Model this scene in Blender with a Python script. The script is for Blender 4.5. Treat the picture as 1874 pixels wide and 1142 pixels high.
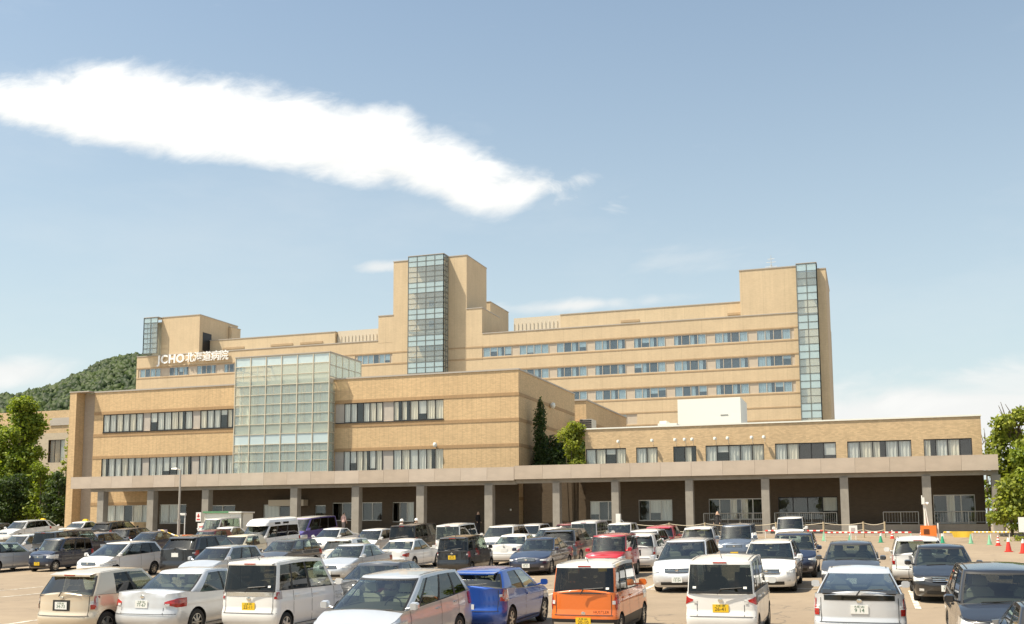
import bpy, bmesh, math, random
from mathutils import Vector, Matrix
import numpy as np
random.seed(7)
for o in list(bpy.data.objects): bpy.data.objects.remove(o)
scn = bpy.context.scene
COL = scn.collection
# ------------------------------------------------------------------ camera
FPX, PITCH, YAW, ROLL, PCX, PCY, CAMZ = 1901.186, .1156, .3277, -.0043, 937.0, 742.515, .70
_fw = Vector((-math.sin(YAW)*math.cos(PITCH), math.cos(YAW)*math.cos(PITCH), math.sin(PITCH)))
_r0 = Vector((math.cos(YAW), math.sin(YAW), 0)); _u0 = _r0.cross(_fw)
_r = math.cos(ROLL)*_r0 + math.sin(ROLL)*_u0; _u = -math.sin(ROLL)*_r0 + math.cos(ROLL)*_u0
cam_d = bpy.data.cameras.new('camera'); cam = bpy.data.objects.new('camera', cam_d); COL.objects.link(cam)
cam_d.sensor_fit = 'HORIZONTAL'; cam_d.sensor_width = 36; cam_d.lens = 36*FPX/1874
cam_d.shift_y = (PCY-571)/1874; cam_d.clip_end = 9000; cam_d.clip_start = .1
M = Matrix(((_r.x, _u.x, -_fw.x, 0), (_r.y, _u.y, -_fw.y, 0), (_r.z, _u.z, -_fw.z, CAMZ), (0, 0, 0, 1)))
cam.matrix_world = M
scn.camera = cam
# ------------------------------------------------------------------ sky, sun, exposure
SUN_EL = math.radians(62); SUN_AZ = math.radians(57)      # azimuth measured from -Y (out of the facade) towards -X
sun_dir = Vector((-math.sin(SUN_AZ)*math.cos(SUN_EL), -math.cos(SUN_AZ)*math.cos(SUN_EL), math.sin(SUN_EL)))
sd = bpy.data.lights.new('sun', 'SUN'); sun = bpy.data.objects.new('sun', sd); COL.objects.link(sun)
sd.energy = 4.6; sd.angle = math.radians(.5); sd.color = (1, .905, .745)
sun.rotation_euler = sun_dir.to_track_quat('Z', 'Y').to_euler(); sun.location = (-60, -40, 120)
scn.view_settings.view_transform = 'Standard'; scn.view_settings.look = 'None'
scn.view_settings.exposure = .80; scn.view_settings.gamma = 1
scn.render.engine = 'CYCLES'
scn.cycles.max_bounces = 8; scn.cycles.transparent_max_bounces = 14
wd = bpy.data.worlds.new('World'); scn.world = wd; wd.use_nodes = True
nt = wd.node_tree; N = nt.nodes; Lk = nt.links
bg = N['Background']; bg.inputs['Strength'].default_value = .10
sky = N.new('ShaderNodeTexSky'); sky.sky_type = 'NISHITA'; sky.sun_disc = False
sky.sun_elevation = SUN_EL
sky.sun_rotation = math.atan2(sun_dir.x, sun_dir.y)
sky.altitude = 100; sky.air_density = 1.0; sky.dust_density = 2.2; sky.ozone_density = 1.0
def mth(op, a, b=None, c=None, clamp=False, nt=nt):
    n = nt.nodes.new('ShaderNodeMath'); n.operation = op; n.use_clamp = clamp
    for i, v in enumerate((a, b, c)):
        if v is None: continue
        if isinstance(v, (int, float)): n.inputs[i].default_value = v
        else: nt.links.new(v, n.inputs[i])
    return n.outputs[0]
def noise(vec, scale, detail=6, rough=.55, nt=nt, dist=0.0):
    n = nt.nodes.new('ShaderNodeTexNoise'); n.inputs['Scale'].default_value = scale
    n.inputs['Detail'].default_value = detail; n.inputs['Roughness'].default_value = rough
    n.inputs['Distortion'].default_value = dist
    if vec is not None: nt.links.new(vec, n.inputs['Vector'])
    return n.outputs['Fac']
tc = N.new('ShaderNodeTexCoord'); sep = N.new('ShaderNodeSeparateXYZ'); Lk.new(tc.outputs['Generated'], sep.inputs[0])
dx, dy, dz = sep.outputs
dyc = mth('MAXIMUM', dy, .08)
A = mth('DIVIDE', dx, dyc); B = mth('DIVIDE', dz, dyc)
front = mth('MULTIPLY', mth('SUBTRACT', dy, .05), 8, clamp=True)
AB = N.new('ShaderNodeCombineXYZ'); Lk.new(A, AB.inputs[0]); Lk.new(B, AB.inputs[1])
mpa = N.new('ShaderNodeMapping'); mpa.inputs['Rotation'].default_value = (0, 0, .34); mpa.inputs['Scale'].default_value = (.55, 1.25, 1); Lk.new(AB.outputs[0], mpa.inputs[0])
n1 = mth('SUBTRACT', noise(mpa.outputs[0], 15, 10, .56, dist=.5), .5)
n2 = mth('SUBTRACT', noise(mpa.outputs[0], 55, 6, .65, dist=.6), .5)
n3 = mth('SUBTRACT', noise(AB.outputs[0], 5, 4, .5), .5)
nz = mth('ADD', mth('MULTIPLY', n1, .060), mth('ADD', mth('MULTIPLY', n2, .022), mth('MULTIPLY', n3, .022)))
def curve(x, pts, lo, hi):
    cr = N.new('ShaderNodeValToRGB'); cr.color_ramp.interpolation = 'B_SPLINE'
    e = cr.color_ramp.elements
    while len(e) < len(pts): e.new(.5)
    for el, (px, v) in zip(e, pts):
        el.position = (px-lo)/(hi-lo); el.color = (v, v, v, 1)
    return_x = mth('DIVIDE', mth('SUBTRACT', x, lo), hi-lo)
    Lk.new(return_x, cr.inputs[0]); return cr.outputs[0]
TOP = [(-1.25, .62), (-1.034, .57), (-.95, .575), (-.90, .592), (-.83, .572), (-.70, .530), (-.59, .497), (-.49, .470), (-.424, .430), (-.361, .391), (-.30, .368), (-.243, .34), (-.20, .325)]
BOT = [(-1.25, .55), (-1.03, .512), (-.90, .467), (-.70, .420), (-.557, .383), (-.46, .362), (-.42, .345), (-.39, .322), (-.35, .315), (-.325, .325), (-.29, .346), (-.243, .345), (-.20, .34)]
top = curve(A, TOP, -1.3, -.15); bot = curve(A, BOT, -1.3, -.15)
mt = mth('MULTIPLY', mth('ADD', mth('SUBTRACT', top, B), mth('ADD', nz, .006)), 26)
mb = mth('MULTIPLY', mth('ADD', mth('SUBTRACT', B, bot), mth('MULTIPLY_ADD', nz, .6, .004)), 40)
def sstep(v):
    n = N.new('ShaderNodeMapRange'); n.interpolation_type = 'SMOOTHSTEP'; Lk.new(v, n.inputs[0]); return n.outputs[0]
mask = mth('MULTIPLY', sstep(mt), sstep(mb))
def blob(a, b, ra, rb, amp, k=1.0, edge=2.2):
    u = mth('DIVIDE', mth('SUBTRACT', A, a), ra); v = mth('DIVIDE', mth('SUBTRACT', B, b), rb)
    d = mth('SQRT', mth('ADD', mth('MULTIPLY', u, u), mth('MULTIPLY', v, v)))
    s = mth('MULTIPLY', mth('ADD', mth('SUBTRACT', 1, d), mth('MULTIPLY', n1, k*2.4)), edge)
    return mth('MULTIPLY', sstep(s), amp)
for bl in ((-.27, .222, .15, .011, .9, 1.1, 1.0), (-.49, .281, .045, .010, .75, .8, 1.3), (-.218, .330, .030, .018, .75, 2.2, 1.1), (-.275, .352, .075, .018, .8, 2.6, .8),
           (.10, .090, .40, .050, 1.0, .5, 1.6), (.15, .125, .18, .022, .7, 1.6, 1.0), (-1.02, .19, .16, .026, .9, .6, 1.2), (-.56, .62, .14, .012, .22, 1.3, 1.2), (-.16, .26, .10, .02, .22, 1.4, 1.0)):
    mask = mth('MAXIMUM', mask, blob(*bl))
# thin high cloud all over the dome, the same everywhere
mp = N.new('ShaderNodeMapping'); mp.inputs['Scale'].default_value = (1, 1, 3.2); Lk.new(tc.outputs['Generated'], mp.inputs[0])
wis = noise(mp.outputs[0], 2.6, 8, .6)
wis = mth('MULTIPLY', mth('SUBTRACT', wis, .50), 1.5, clamp=True)
# scattered cumulus over the half of the dome behind the camera
cum = mth('MULTIPLY', mth('SUBTRACT', noise(mp.outputs[0], 3.2, 9, .55), .515), 10, clamp=True)
back = mth('MULTIPLY', mth('SUBTRACT', .15, dy), 5, clamp=True)
mask = mth('MULTIPLY', mask, front)
mask = mth('MAXIMUM', mask, mth('MULTIPLY', mth('MULTIPLY', cum, back), .8))
mask = mth('MAXIMUM', mask, mth('MULTIPLY', wis, .45))
hz = mth('POWER', mth('SUBTRACT', 1, mth('MAXIMUM', dz, 0), clamp=True), 3.1)
pale = N.new('ShaderNodeMix'); pale.data_type = 'RGBA'; Lk.new(mth('MULTIPLY_ADD', hz, .95, .06, clamp=True), pale.inputs[0])
tint = N.new('ShaderNodeMix'); tint.data_type = 'RGBA'; tint.blend_type = 'MULTIPLY'; tint.inputs[0].default_value = 1; tint.inputs[7].default_value = (.88, .97, .95, 1); Lk.new(sky.outputs[0], tint.inputs[6]); Lk.new(tint.outputs[2], pale.inputs[6]); pale.inputs[7].default_value = (4.55, 5.12, 5.0, 1)
shade = N.new('ShaderNodeMix'); shade.data_type = 'RGBA'
Lk.new(mth('MULTIPLY_ADD', n1, 1.5, mth('MULTIPLY_ADD', mth('SUBTRACT', B, bot), 7.0, .42, clamp=True), clamp=True), shade.inputs[0]); shade.inputs[6].default_value = (5.3, 5.35, 5.25, 1); shade.inputs[7].default_value = (6.9, 6.8, 6.5, 1)
mixc = N.new('ShaderNodeMix'); mixc.data_type = 'RGBA'; Lk.new(mask, mixc.inputs[0])
Lk.new(pale.outputs[2], mixc.inputs[6]); Lk.new(shade.outputs[2], mixc.inputs[7])
Lk.new(mixc.outputs[2], bg.inputs['Color'])
# ------------------------------------------------------------------ helpers
def prop(o, label=None, cat=None, group=None, kind=None):
    for k, v in (('label', label), ('category', cat), ('group', group), ('kind', kind)):
        if v: o[k] = v
    return o
def empty(name, loc=(0, 0, 0), **k):
    o = bpy.data.objects.new(name, None); COL.objects.link(o); o.location = loc; o.empty_display_size = .3
    return prop(o, **k)
def link(name, me, parent=None, loc=(0, 0, 0), **k):
    o = bpy.data.objects.new(name, me); COL.objects.link(o); o.location = loc
    if parent: o.parent = parent
    return prop(o, **k)
class MB:
    """collects faces and links them as one mesh"""
    def __init__(s): s.v = []; s.f = []; s.m = []
    def poly(s, pts, m=0):
        b = len(s.v); s.v += [tuple(p) for p in pts]; s.f.append(tuple(range(b, b+len(pts)))); s.m.append(m)
    def box(s, x0, x1, y0, y1, z0, z1, m=0):
        b = len(s.v)
        s.v += [(x0, y0, z0), (x1, y0, z0), (x1, y1, z0), (x0, y1, z0), (x0, y0, z1), (x1, y0, z1), (x1, y1, z1), (x0, y1, z1)]
        for q in ((3, 2, 1, 0), (4, 5, 6, 7), (0, 1, 5, 4), (1, 2, 6, 5), (2, 3, 7, 6), (3, 0, 4, 7)):
            s.f.append(tuple(b+i for i in q)); s.m.append(m)
    def tube(s, p0, p1, r0, r1=None, n=8, m=0, caps=True):
        p0 = Vector(p0); p1 = Vector(p1); r1 = r0 if r1 is None else r1
        d = (p1-p0); d = d.normalized() if d.length else Vector((0, 0, 1))
        a = d.orthogonal().normalized(); c = d.cross(a); b = len(s.v)
        for p, r in ((p0, r0), (p1, r1)):
            for i in range(n):
                t = 2*math.pi*i/n; s.v.append(tuple(p+a*(r*math.cos(t))+c*(r*math.sin(t))))
        for i in range(n):
            j = (i+1) % n; s.f.append((b+i, b+j, b+n+j, b+n+i)); s.m.append(m)
        if caps:
            s.f.append(tuple(b+n-1-i for i in range(n))); s.m.append(m); s.f.append(tuple(b+n+i for i in range(n))); s.m.append(m)
    def path(s, pts, r, n=6, m=0):
        for a, b in zip(pts, pts[1:]): s.tube(a, b, r, n=n, m=m)
    def lathe(s, prof, n=12, c=(0, 0, 0), m=0):
        b = len(s.v)
        for r, z in prof:
            for i in range(n):
                t = 2*math.pi*i/n; s.v.append((c[0]+r*math.cos(t), c[1]+r*math.sin(t), c[2]+z))
        for k in range(len(prof)-1):
            for i in range(n):
                j = (i+1) % n; s.f.append((b+k*n+i, b+k*n+j, b+(k+1)*n+j, b+(k+1)*n+i)); s.m.append(m)
    def mesh(s, name, mats, smooth=False, angle=None):
        me = bpy.data.meshes.new(name); me.from_pydata(s.v, [], s.f)
        for mt_ in (mats if isinstance(mats, (list, tuple)) else [mats]): me.materials.append(mt_)
        me.polygons.foreach_set('material_index', s.m)
        if smooth:
            me.polygons.foreach_set('use_smooth', [True]*len(me.polygons))
            if angle: me.set_sharp_from_angle(angle=math.radians(angle))
        me.update(); return me
    def build(s, name, mats, parent=None, loc=(0, 0, 0), smooth=False, angle=None, **k):
        return link(name, s.mesh(name, mats, smooth, angle), parent, loc, **k)
# ------------------------------------------------------------------ materials
def mat(name, col, rough=.7, metal=0, spec=.5, coat=0, vary=0, vscale=3, bump=0, bscale=40, stretch=None):
    m = bpy.data.materials.new(name); m.use_nodes = True; t = m.node_tree; p = t.nodes['Principled BSDF']
    p.inputs['Base Color'].default_value = (*col, 1); p.inputs['Roughness'].default_value = rough
    p.inputs['Metallic'].default_value = metal; p.inputs['Specular IOR Level'].default_value = spec
    if coat: p.inputs['Coat Weight'].default_value = coat; p.inputs['Coat Roughness'].default_value = .03
    if vary or bump:
        c = t.nodes.new('ShaderNodeTexCoord'); vec = c.outputs['Object']
        if stretch:
            mp_ = t.nodes.new('ShaderNodeMapping'); mp_.inputs['Scale'].default_value = stretch; t.links.new(vec, mp_.inputs[0]); vec = mp_.outputs[0]
        if vary:
            f = noise(vec, vscale, 6, .6, t)
            mr = t.nodes.new('ShaderNodeMapRange'); t.links.new(f, mr.inputs[0]); mr.inputs[1].default_value = .3; mr.inputs[2].default_value = .7
            mr.inputs[3].default_value = 1-vary; mr.inputs[4].default_value = 1+vary
            mx = t.nodes.new('ShaderNodeMix'); mx.data_type = 'RGBA'; mx.blend_type = 'MULTIPLY'; mx.inputs[0].default_value = 1
            mx.inputs[6].default_value = (*col, 1); t.links.new(mr.outputs[0], mx.inputs[7]); t.links.new(mx.outputs[2], p.inputs['Base Color'])
        if bump:
            f = noise(vec, bscale, 4, .6, t); b = t.nodes.new('ShaderNodeBump'); b.inputs['Strength'].default_value = bump; b.inputs['Distance'].default_value = .02
            t.links.new(f, b.inputs['Height']); t.links.new(b.outputs[0], p.inputs['Normal'])
    return m
def tile_mat(name, col, bw, bh, dark=.80, vary=.10, joint=0, off=.5, jw=.10):
    """small wall tiles; world coordinates, facing X or Y"""
    m = bpy.data.materials.new(name); m.use_nodes = True; t = m.node_tree; p = t.nodes['Principled BSDF']; p.inputs['Roughness'].default_value = .75
    g = t.nodes.new('ShaderNodeNewGeometry'); s = t.nodes.new('ShaderNodeSeparateXYZ'); t.links.new(g.outputs['Position'], s.inputs[0])
    h = mth('ADD', s.outputs[0], s.outputs[1], nt=t); c = t.nodes.new('ShaderNodeCombineXYZ'); t.links.new(h, c.inputs[0]); t.links.new(s.outputs[2], c.inputs[1])
    b = t.nodes.new('ShaderNodeTexBrick'); t.links.new(c.outputs[0], b.inputs['Vector']); b.inputs['Scale'].default_value = 1; b.offset = off
    b.inputs['Brick Width'].default_value = bw; b.inputs['Row Height'].default_value = bh; b.inputs['Mortar Size'].default_value = min(bh, bw)*.06; b.inputs['Mortar Smooth'].default_value = .3
    b.inputs['Color1'].default_value = (*[x*(1+vary) for x in col], 1); b.inputs['Color2'].default_value = (*[x*(1-vary) for x in col], 1); b.inputs['Mortar'].default_value = (*[x*dark for x in col], 1)
    f1 = noise(g.outputs['Position'], .35, 5, .6, t)
    mp_ = t.nodes.new('ShaderNodeMapping'); mp_.inputs['Scale'].default_value = (2.2, 2.2, .12); t.links.new(g.outputs['Position'], mp_.inputs[0])
    f2 = noise(mp_.outputs[0], 1.2, 5, .65, t)
    mr = t.nodes.new('ShaderNodeMapRange'); t.links.new(mth('ADD', f1, f2, nt=t), mr.inputs[0]); mr.inputs[1].default_value = .7; mr.inputs[2].default_value = 1.3; mr.inputs[3].default_value = .91; mr.inputs[4].default_value = 1.06
    fac = mr.outputs[0]
    if joint:
        fr = mth('FRACT', mth('DIVIDE', h, joint, nt=t), nt=t); fac = mth('MULTIPLY', fac, mth('MULTIPLY_ADD', mth('LESS_THAN', fr, jw, nt=t), -.16, 1, nt=t), nt=t)
    mx = t.nodes.new('ShaderNodeMix'); mx.data_type = 'RGBA'; mx.blend_type = 'MULTIPLY'; mx.inputs[0].default_value = 1
    t.links.new(b.outputs['Color'], mx.inputs[6]); t.links.new(fac, mx.inputs[7]); t.links.new(mx.outputs[2], p.inputs['Base Color'])
    bp = t.nodes.new('ShaderNodeBump'); bp.inputs['Strength'].default_value = .3; bp.inputs['Distance'].default_value = .01; t.links.new(b.outputs['Fac'], bp.inputs['Height']); bp.invert = True; t.links.new(bp.outputs[0], p.inputs['Normal'])
    return m
def glass_mat(name, tint, refl=1.0, ior=1.5, gloss=(1, 1, 1), base=None, rough=.01, wob=0):
    """a thin pane: part see-through, part mirror by Fresnel; base adds a coloured film"""
    m = bpy.data.materials.new(name); m.use_nodes = True; t = m.node_tree; t.nodes.remove(t.nodes['Principled BSDF']); out = t.nodes['Material Output']
    tr = t.nodes.new('ShaderNodeBsdfTransparent'); tr.inputs[0].default_value = (*tint, 1); gl = t.nodes.new('ShaderNodeBsdfGlossy'); gl.inputs['Roughness'].default_value = rough; gl.inputs[0].default_value = (*gloss, 1)
    fr = t.nodes.new('ShaderNodeFresnel'); gm_ = t.nodes.new('ShaderNodeNewGeometry'); t.links.new(mth('MULTIPLY_ADD', gm_.outputs['Backfacing'], 1/ior-ior, ior, nt=t), fr.inputs[0])   # the same mirror strength from both sides of a thin pane
    if wob:
        c = t.nodes.new('ShaderNodeTexCoord'); b = t.nodes.new('ShaderNodeBump'); b.inputs['Strength'].default_value = wob; b.inputs['Distance'].default_value = .05
        t.links.new(noise(c.outputs['Object'], 1.3, 2, .5, t), b.inputs['Height']); t.links.new(b.outputs[0], gl.inputs['Normal'])
    first = tr.outputs[0]
    if base:
        df = t.nodes.new('ShaderNodeBsdfDiffuse'); df.inputs[0].default_value = (*base[:3], 1); ms0 = t.nodes.new('ShaderNodeMixShader'); ms0.inputs[0].default_value = base[3]
        t.links.new(tr.outputs[0], ms0.inputs[1]); t.links.new(df.outputs[0], ms0.inputs[2]); first = ms0.outputs[0]
    ms = t.nodes.new('ShaderNodeMixShader'); t.links.new(mth('MULTIPLY', fr.outputs[0], refl, nt=t, clamp=True), ms.inputs[0]); t.links.new(first, ms.inputs[1]); t.links.new(gl.outputs[0], ms.inputs[2]); t.links.new(ms.outputs[0], out.inputs[0])
    return m
T_BRICK = tile_mat('brick_tile', (.615, .432, .232), .23, .075, .72, .10, joint=.40)
T_BAND = tile_mat('brick_band', (.40, .255, .125), .075, .23, .75, .08)
T_WARD = tile_mat('ward_tile', (.605, .470, .298), .30, .10, .90, .04, joint=3.12, jw=.016)
T_WBAND = tile_mat('ward_band', (.44, .31, .18), .3, .1, .9, .05)
T_LOW = tile_mat('low_tile', (.585, .42, .238), .23, .075, .80, .13)
T_GREY = tile_mat('grey_tile', (.42, .345, .265), .30, .10, .85, .05)
T_SHADE = tile_mat('ground_floor_shade_tile', (.100, .070, .041), .23, .075, .78, .10)  # brown tile with the deep shade under the canopies put into its colour
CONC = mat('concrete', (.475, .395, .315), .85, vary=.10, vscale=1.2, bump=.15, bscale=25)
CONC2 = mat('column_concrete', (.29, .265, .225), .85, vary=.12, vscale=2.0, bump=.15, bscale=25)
COPING = mat('coping', (.45, .40, .34), .5, metal=.2)
PANEL = mat('grey_panel', (.46, .41, .35), .6, vary=.06)
WPANEL = mat('ward_panel', (.52, .44, .34), .6, vary=.05)
FRAME = mat('dark_frame', (.045, .042, .04), .45, metal=.5)
ALU = mat('aluminium', (.55, .52, .46), .4, metal=.6)
CREAMF = mat('cream_mullion', (.72, .62, .42), .5)
CURT = mat('curtain', (.86, .79, .64), .9, vary=.18, vscale=9, stretch=(1, 1, .05))
CURT2 = mat('pale_curtain', (.76, .75, .68), .9, vary=.12, vscale=9, stretch=(1, 1, .05))
ROOM = mat('room_dark', (.10, .09, .075), .9)
SLAB = mat('interior_wall', (.62, .55, .42), .9)
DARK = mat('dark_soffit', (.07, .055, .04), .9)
ROOFM = mat('roof_gravel', (.30, .28, .25), .95, vary=.1)
WHITE = mat('white_metal', (.80, .79, .70), .5)
GL_WIN = glass_mat('window_glass', (.96, .965, .955), 1.25, wob=.03)
GL_WARD = glass_mat('ward_glass', (.86, .93, .97), 1.3, base=(.40, .52, .62, .12))
GL_BAY = glass_mat('bay_glass', (.93, .97, .93), 1.2, base=(.66, .72, .69, .26), wob=.04)
GL_SKY = glass_mat('spandrel_glass', (.9, .95, .95), 1.3, base=(.70, .82, .84, .60))
GL_STAIR = glass_mat('stair_glass', (.93, .96, .95), 1.4, base=(.52, .62, .66, .22), wob=.03)
GL_SPAN = glass_mat('stair_spandrel', (.8, .88, .88), 1.4, base=(.55, .69, .72, .62), wob=.03)
# ================================================================== ground
def gz(y, x=-3.0):
    u = (min(y, 72)-22)/50
    if u <= 0: return -1.74+1.74*u
    return -1.74+1.74*u**(1+min(1.2, max(0, (-3-x)*.045)))
def asphalt():
    m = bpy.data.materials.new('asphalt'); m.use_nodes = True; t = m.node_tree; p = t.nodes['Principled BSDF']; p.inputs['Roughness'].default_value = .9
    g = t.nodes.new('ShaderNodeNewGeometry'); pos = g.outputs['Position']
    big = noise(pos, .11, 6, .6, t); mid = noise(pos, 1.1, 6, .65, t); fine = noise(pos, 38, 3, .7, t)
    cr = t.nodes.new('ShaderNodeValToRGB'); e = cr.color_ramp.elements; e[0].position = .36; e[0].color = (.205, .155, .104, 1); e[1].position = .66; e[1].color = (.310, .240, .162, 1)
    t.links.new(mth('ADD', mth('MULTIPLY', big, .45, nt=t), mth('ADD', mth('MULTIPLY', mid, .35, nt=t), mth('MULTIPLY', fine, .20, nt=t), nt=t), nt=t), cr.inputs[0])
    mp_ = t.nodes.new('ShaderNodeMapping'); mp_.inputs['Scale'].default_value = (1, .35, 1); t.links.new(pos, mp_.inputs[0])
    st = mth('MULTIPLY', mth('SUBTRACT', noise(mp_.outputs[0], .8, 5, .7, t), .60, nt=t), 6, nt=t, clamp=True)
    vo = t.nodes.new('ShaderNodeTexVoronoi'); vo.feature = 'DISTANCE_TO_EDGE'; vo.inputs['Scale'].default_value = .16
    wv = t.nodes.new('ShaderNodeVectorMath'); wv.operation = 'ADD'; t.links.new(pos, wv.inputs[0])
    nn = t.nodes.new('ShaderNodeTexNoise'); nn.inputs['Scale'].default_value = .7; nn.inputs['Detail'].default_value = 6; t.links.new(pos, nn.inputs['Vector'])
    sc_ = t.nodes.new('ShaderNodeVectorMath'); sc_.operation = 'SCALE'; sc_.inputs['Scale'].default_value = 2.2; t.links.new(nn.outputs['Color'], sc_.inputs[0]); t.links.new(sc_.outputs[0], wv.inputs[1])
    t.links.new(wv.outputs[0], vo.inputs['Vector'])
    crack = mth('LESS_THAN', vo.outputs['Distance'], .0045, nt=t)
    dk = mth('MAXIMUM', mth('MULTIPLY', st, .30, nt=t), mth('MULTIPLY', crack, .5, nt=t), nt=t)
    mx = t.nodes.new('ShaderNodeMix'); mx.data_type = 'RGBA'; t.links.new(dk, mx.inputs[0]); t.links.new(cr.outputs[0], mx.inputs[6]); mx.inputs[7].default_value = (.075, .064, .052, 1); t.links.new(mx.outputs[2], p.inputs['Base Color'])
    b = t.nodes.new('ShaderNodeBump'); b.inputs['Strength'].default_value = .4; b.inputs['Distance'].default_value = .01; t.links.new(fine, b.inputs['Height']); t.links.new(b.outputs[0], p.inputs['Normal'])
    return m
def worn_paint():
    m = bpy.data.materials.new('worn_white_paint'); m.use_nodes = True; t = m.node_tree; p = t.nodes['Principled BSDF']; p.inputs['Roughness'].default_value = .8
    g = t.nodes.new('ShaderNodeNewGeometry'); f = noise(g.outputs['Position'], 5, 6, .7, t)
    mx = t.nodes.new('ShaderNodeMix'); mx.data_type = 'RGBA'; t.links.new(mth('MULTIPLY', mth('SUBTRACT', f, .42, nt=t), 7, nt=t, clamp=True), mx.inputs[0]); mx.inputs[6].default_value = (.30, .25, .19, 1); mx.inputs[7].default_value = (.68, .64, .56, 1); t.links.new(mx.outputs[2], p.inputs['Base Color'])
    return m
ASPH = asphalt(); PAINT = worn_paint()
g = MB(); gx = [-1600, -500, -200, -130, -100]+[-90+1.5*i for i in range(74)]+[25, 40, 80, 300, 1600]; gy = [-60, -20, 5, 12]+[14+1.0*i for i in range(59)]+[120, 400, 3500]
for y in gy:
    for x in gx: g.v.append((x, y, gz(y, x)))
for j in range(len(gy)-1):
    for i in range(len(gx)-1): k = j*len(gx)+i; g.f.append((k, k+1, k+len(gx)+1, k+len(gx))); g.m.append(0)
g.build('parking_lot', ASPH, kind='structure', smooth=True)
def line(x0, y0, x1, y1, w=.15):
    d = Vector((x1-x0, y1-y0, 0)); L_ = d.length; d.normalize(); n = Vector((-d.y, d.x, 0))*w/2; m = MB(); k = max(2, int(L_/1.0))
    for i in range(k):
        a = (x0+(x1-x0)*i/k, y0+(y1-y0)*i/k); b = (x0+(x1-x0)*(i+1)/k, y0+(y1-y0)*(i+1)/k)
        m.poly([(x, y, gz(y, x)+.008) for x, y in ((a[0]+n.x, a[1]+n.y), (a[0]-n.x, a[1]-n.y), (b[0]-n.x, b[1]-n.y), (b[0]+n.x, b[1]+n.y))])
    m.build('parking_line', PAINT, kind='structure')
for k in range(-9, 3):
    x = -1.66+2.78*k
    line(x, 18.4, x, 23.4)
for k in range(-11, 2):
    x = -1.6+2.75*k
    if k != 0: line(x, 29.4, x, 34.4)
    if k < 0: line(x, 34.6, x, 39.6)
for k in range(-13, -1): line(-1.3+2.75*k, 45.6, -1.3+2.75*k, 50.4)
line(-31, 34.5, -1.6, 34.5); line(.9, 26.0, 8.5, 26.0)
# kerbed pavement under the canopy
pv = MB(); pv.box(-68.5, 9.2, 71.6, 75.97, -.4, .13); pv.build('pavement', mat('paving', (.30, .26, .21), .9, vary=.12, vscale=2), kind='structure')
ks = MB(); ks.box(-68.5, 9.2, 71.42, 71.595, -.4, .14); ks.build('kerb', CONC, kind='structure')
# ================================================================== facade tools
def wall(b, x0, x1, z0, z1, y, openings, depth=.22, m=0, mr=None):
    """front wall at y with real openings (ox0,ox1,oz0,oz1) and their reveals"""
    mr = m if mr is None else mr
    xs = sorted({x0, x1, *[v for o in openings for v in o[:2]]}); zs = sorted({z0, z1, *[v for o in openings for v in o[2:4]]})
    for i in range(len(xs)-1):
        for j in range(len(zs)-1):
            cx_, cz_ = (xs[i]+xs[i+1])/2, (zs[j]+zs[j+1])/2
            if any(o[0] < cx_ < o[1] and o[2] < cz_ < o[3] for o in openings): continue
            b.poly([(xs[i], y, zs[j]), (xs[i+1], y, zs[j]), (xs[i+1], y, zs[j+1]), (xs[i], y, zs[j+1])], m)
    for o in openings:
        a, c, e, f = o[:4]; y2 = y+depth
        b.poly([(a, y, e), (a, y2, e), (c, y2, e), (c, y, e)][::-1], mr); b.poly([(a, y, f), (a, y2, f), (c, y2, f), (c, y, f)], mr)
        b.poly([(a, y, e), (a, y2, e), (a, y2, f), (a, y, f)], mr); b.poly([(c, y, e), (c, y2, e), (c, y2, f), (c, y, f)][::-1], mr)
UNIT = MB(); UNIT.box(-.5, .5, -.5, .5, -.5, .5)
_unit = {}
def ubox(name, parent, x0, x1, y0, y1, z0, z1, mt_):
    """a piece that shares one unit mesh per material"""
    if mt_.name not in _unit: _unit[mt_.name] = UNIT.mesh('piece_'+mt_.name, mt_)
    o = link(name, _unit[mt_.name], parent, ((x0+x1)/2, (y0+y1)/2, (z0+z1)/2)); o.scale = (x1-x0, y1-y0, z1-z0); return o
RG = random.Random(11)
def curtain(parent, x0, x1, z0, z1, y, mt_):
    m = MB(); n = max(6, int((x1-x0)/.07)); pts = []
    for i in range(n+1): pts.append((x0+(x1-x0)*i/n, y+.035*math.sin(i*1.9)+.02*RG.random()))
    for (ax, ay), (bx_, by_) in zip(pts, pts[1:]): m.poly([(ax, ay, z0), (bx_, by_, z0), (bx_, by_, z1), (ax, ay, z1)])
    m.build('curtain', mt_, parent)
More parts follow.
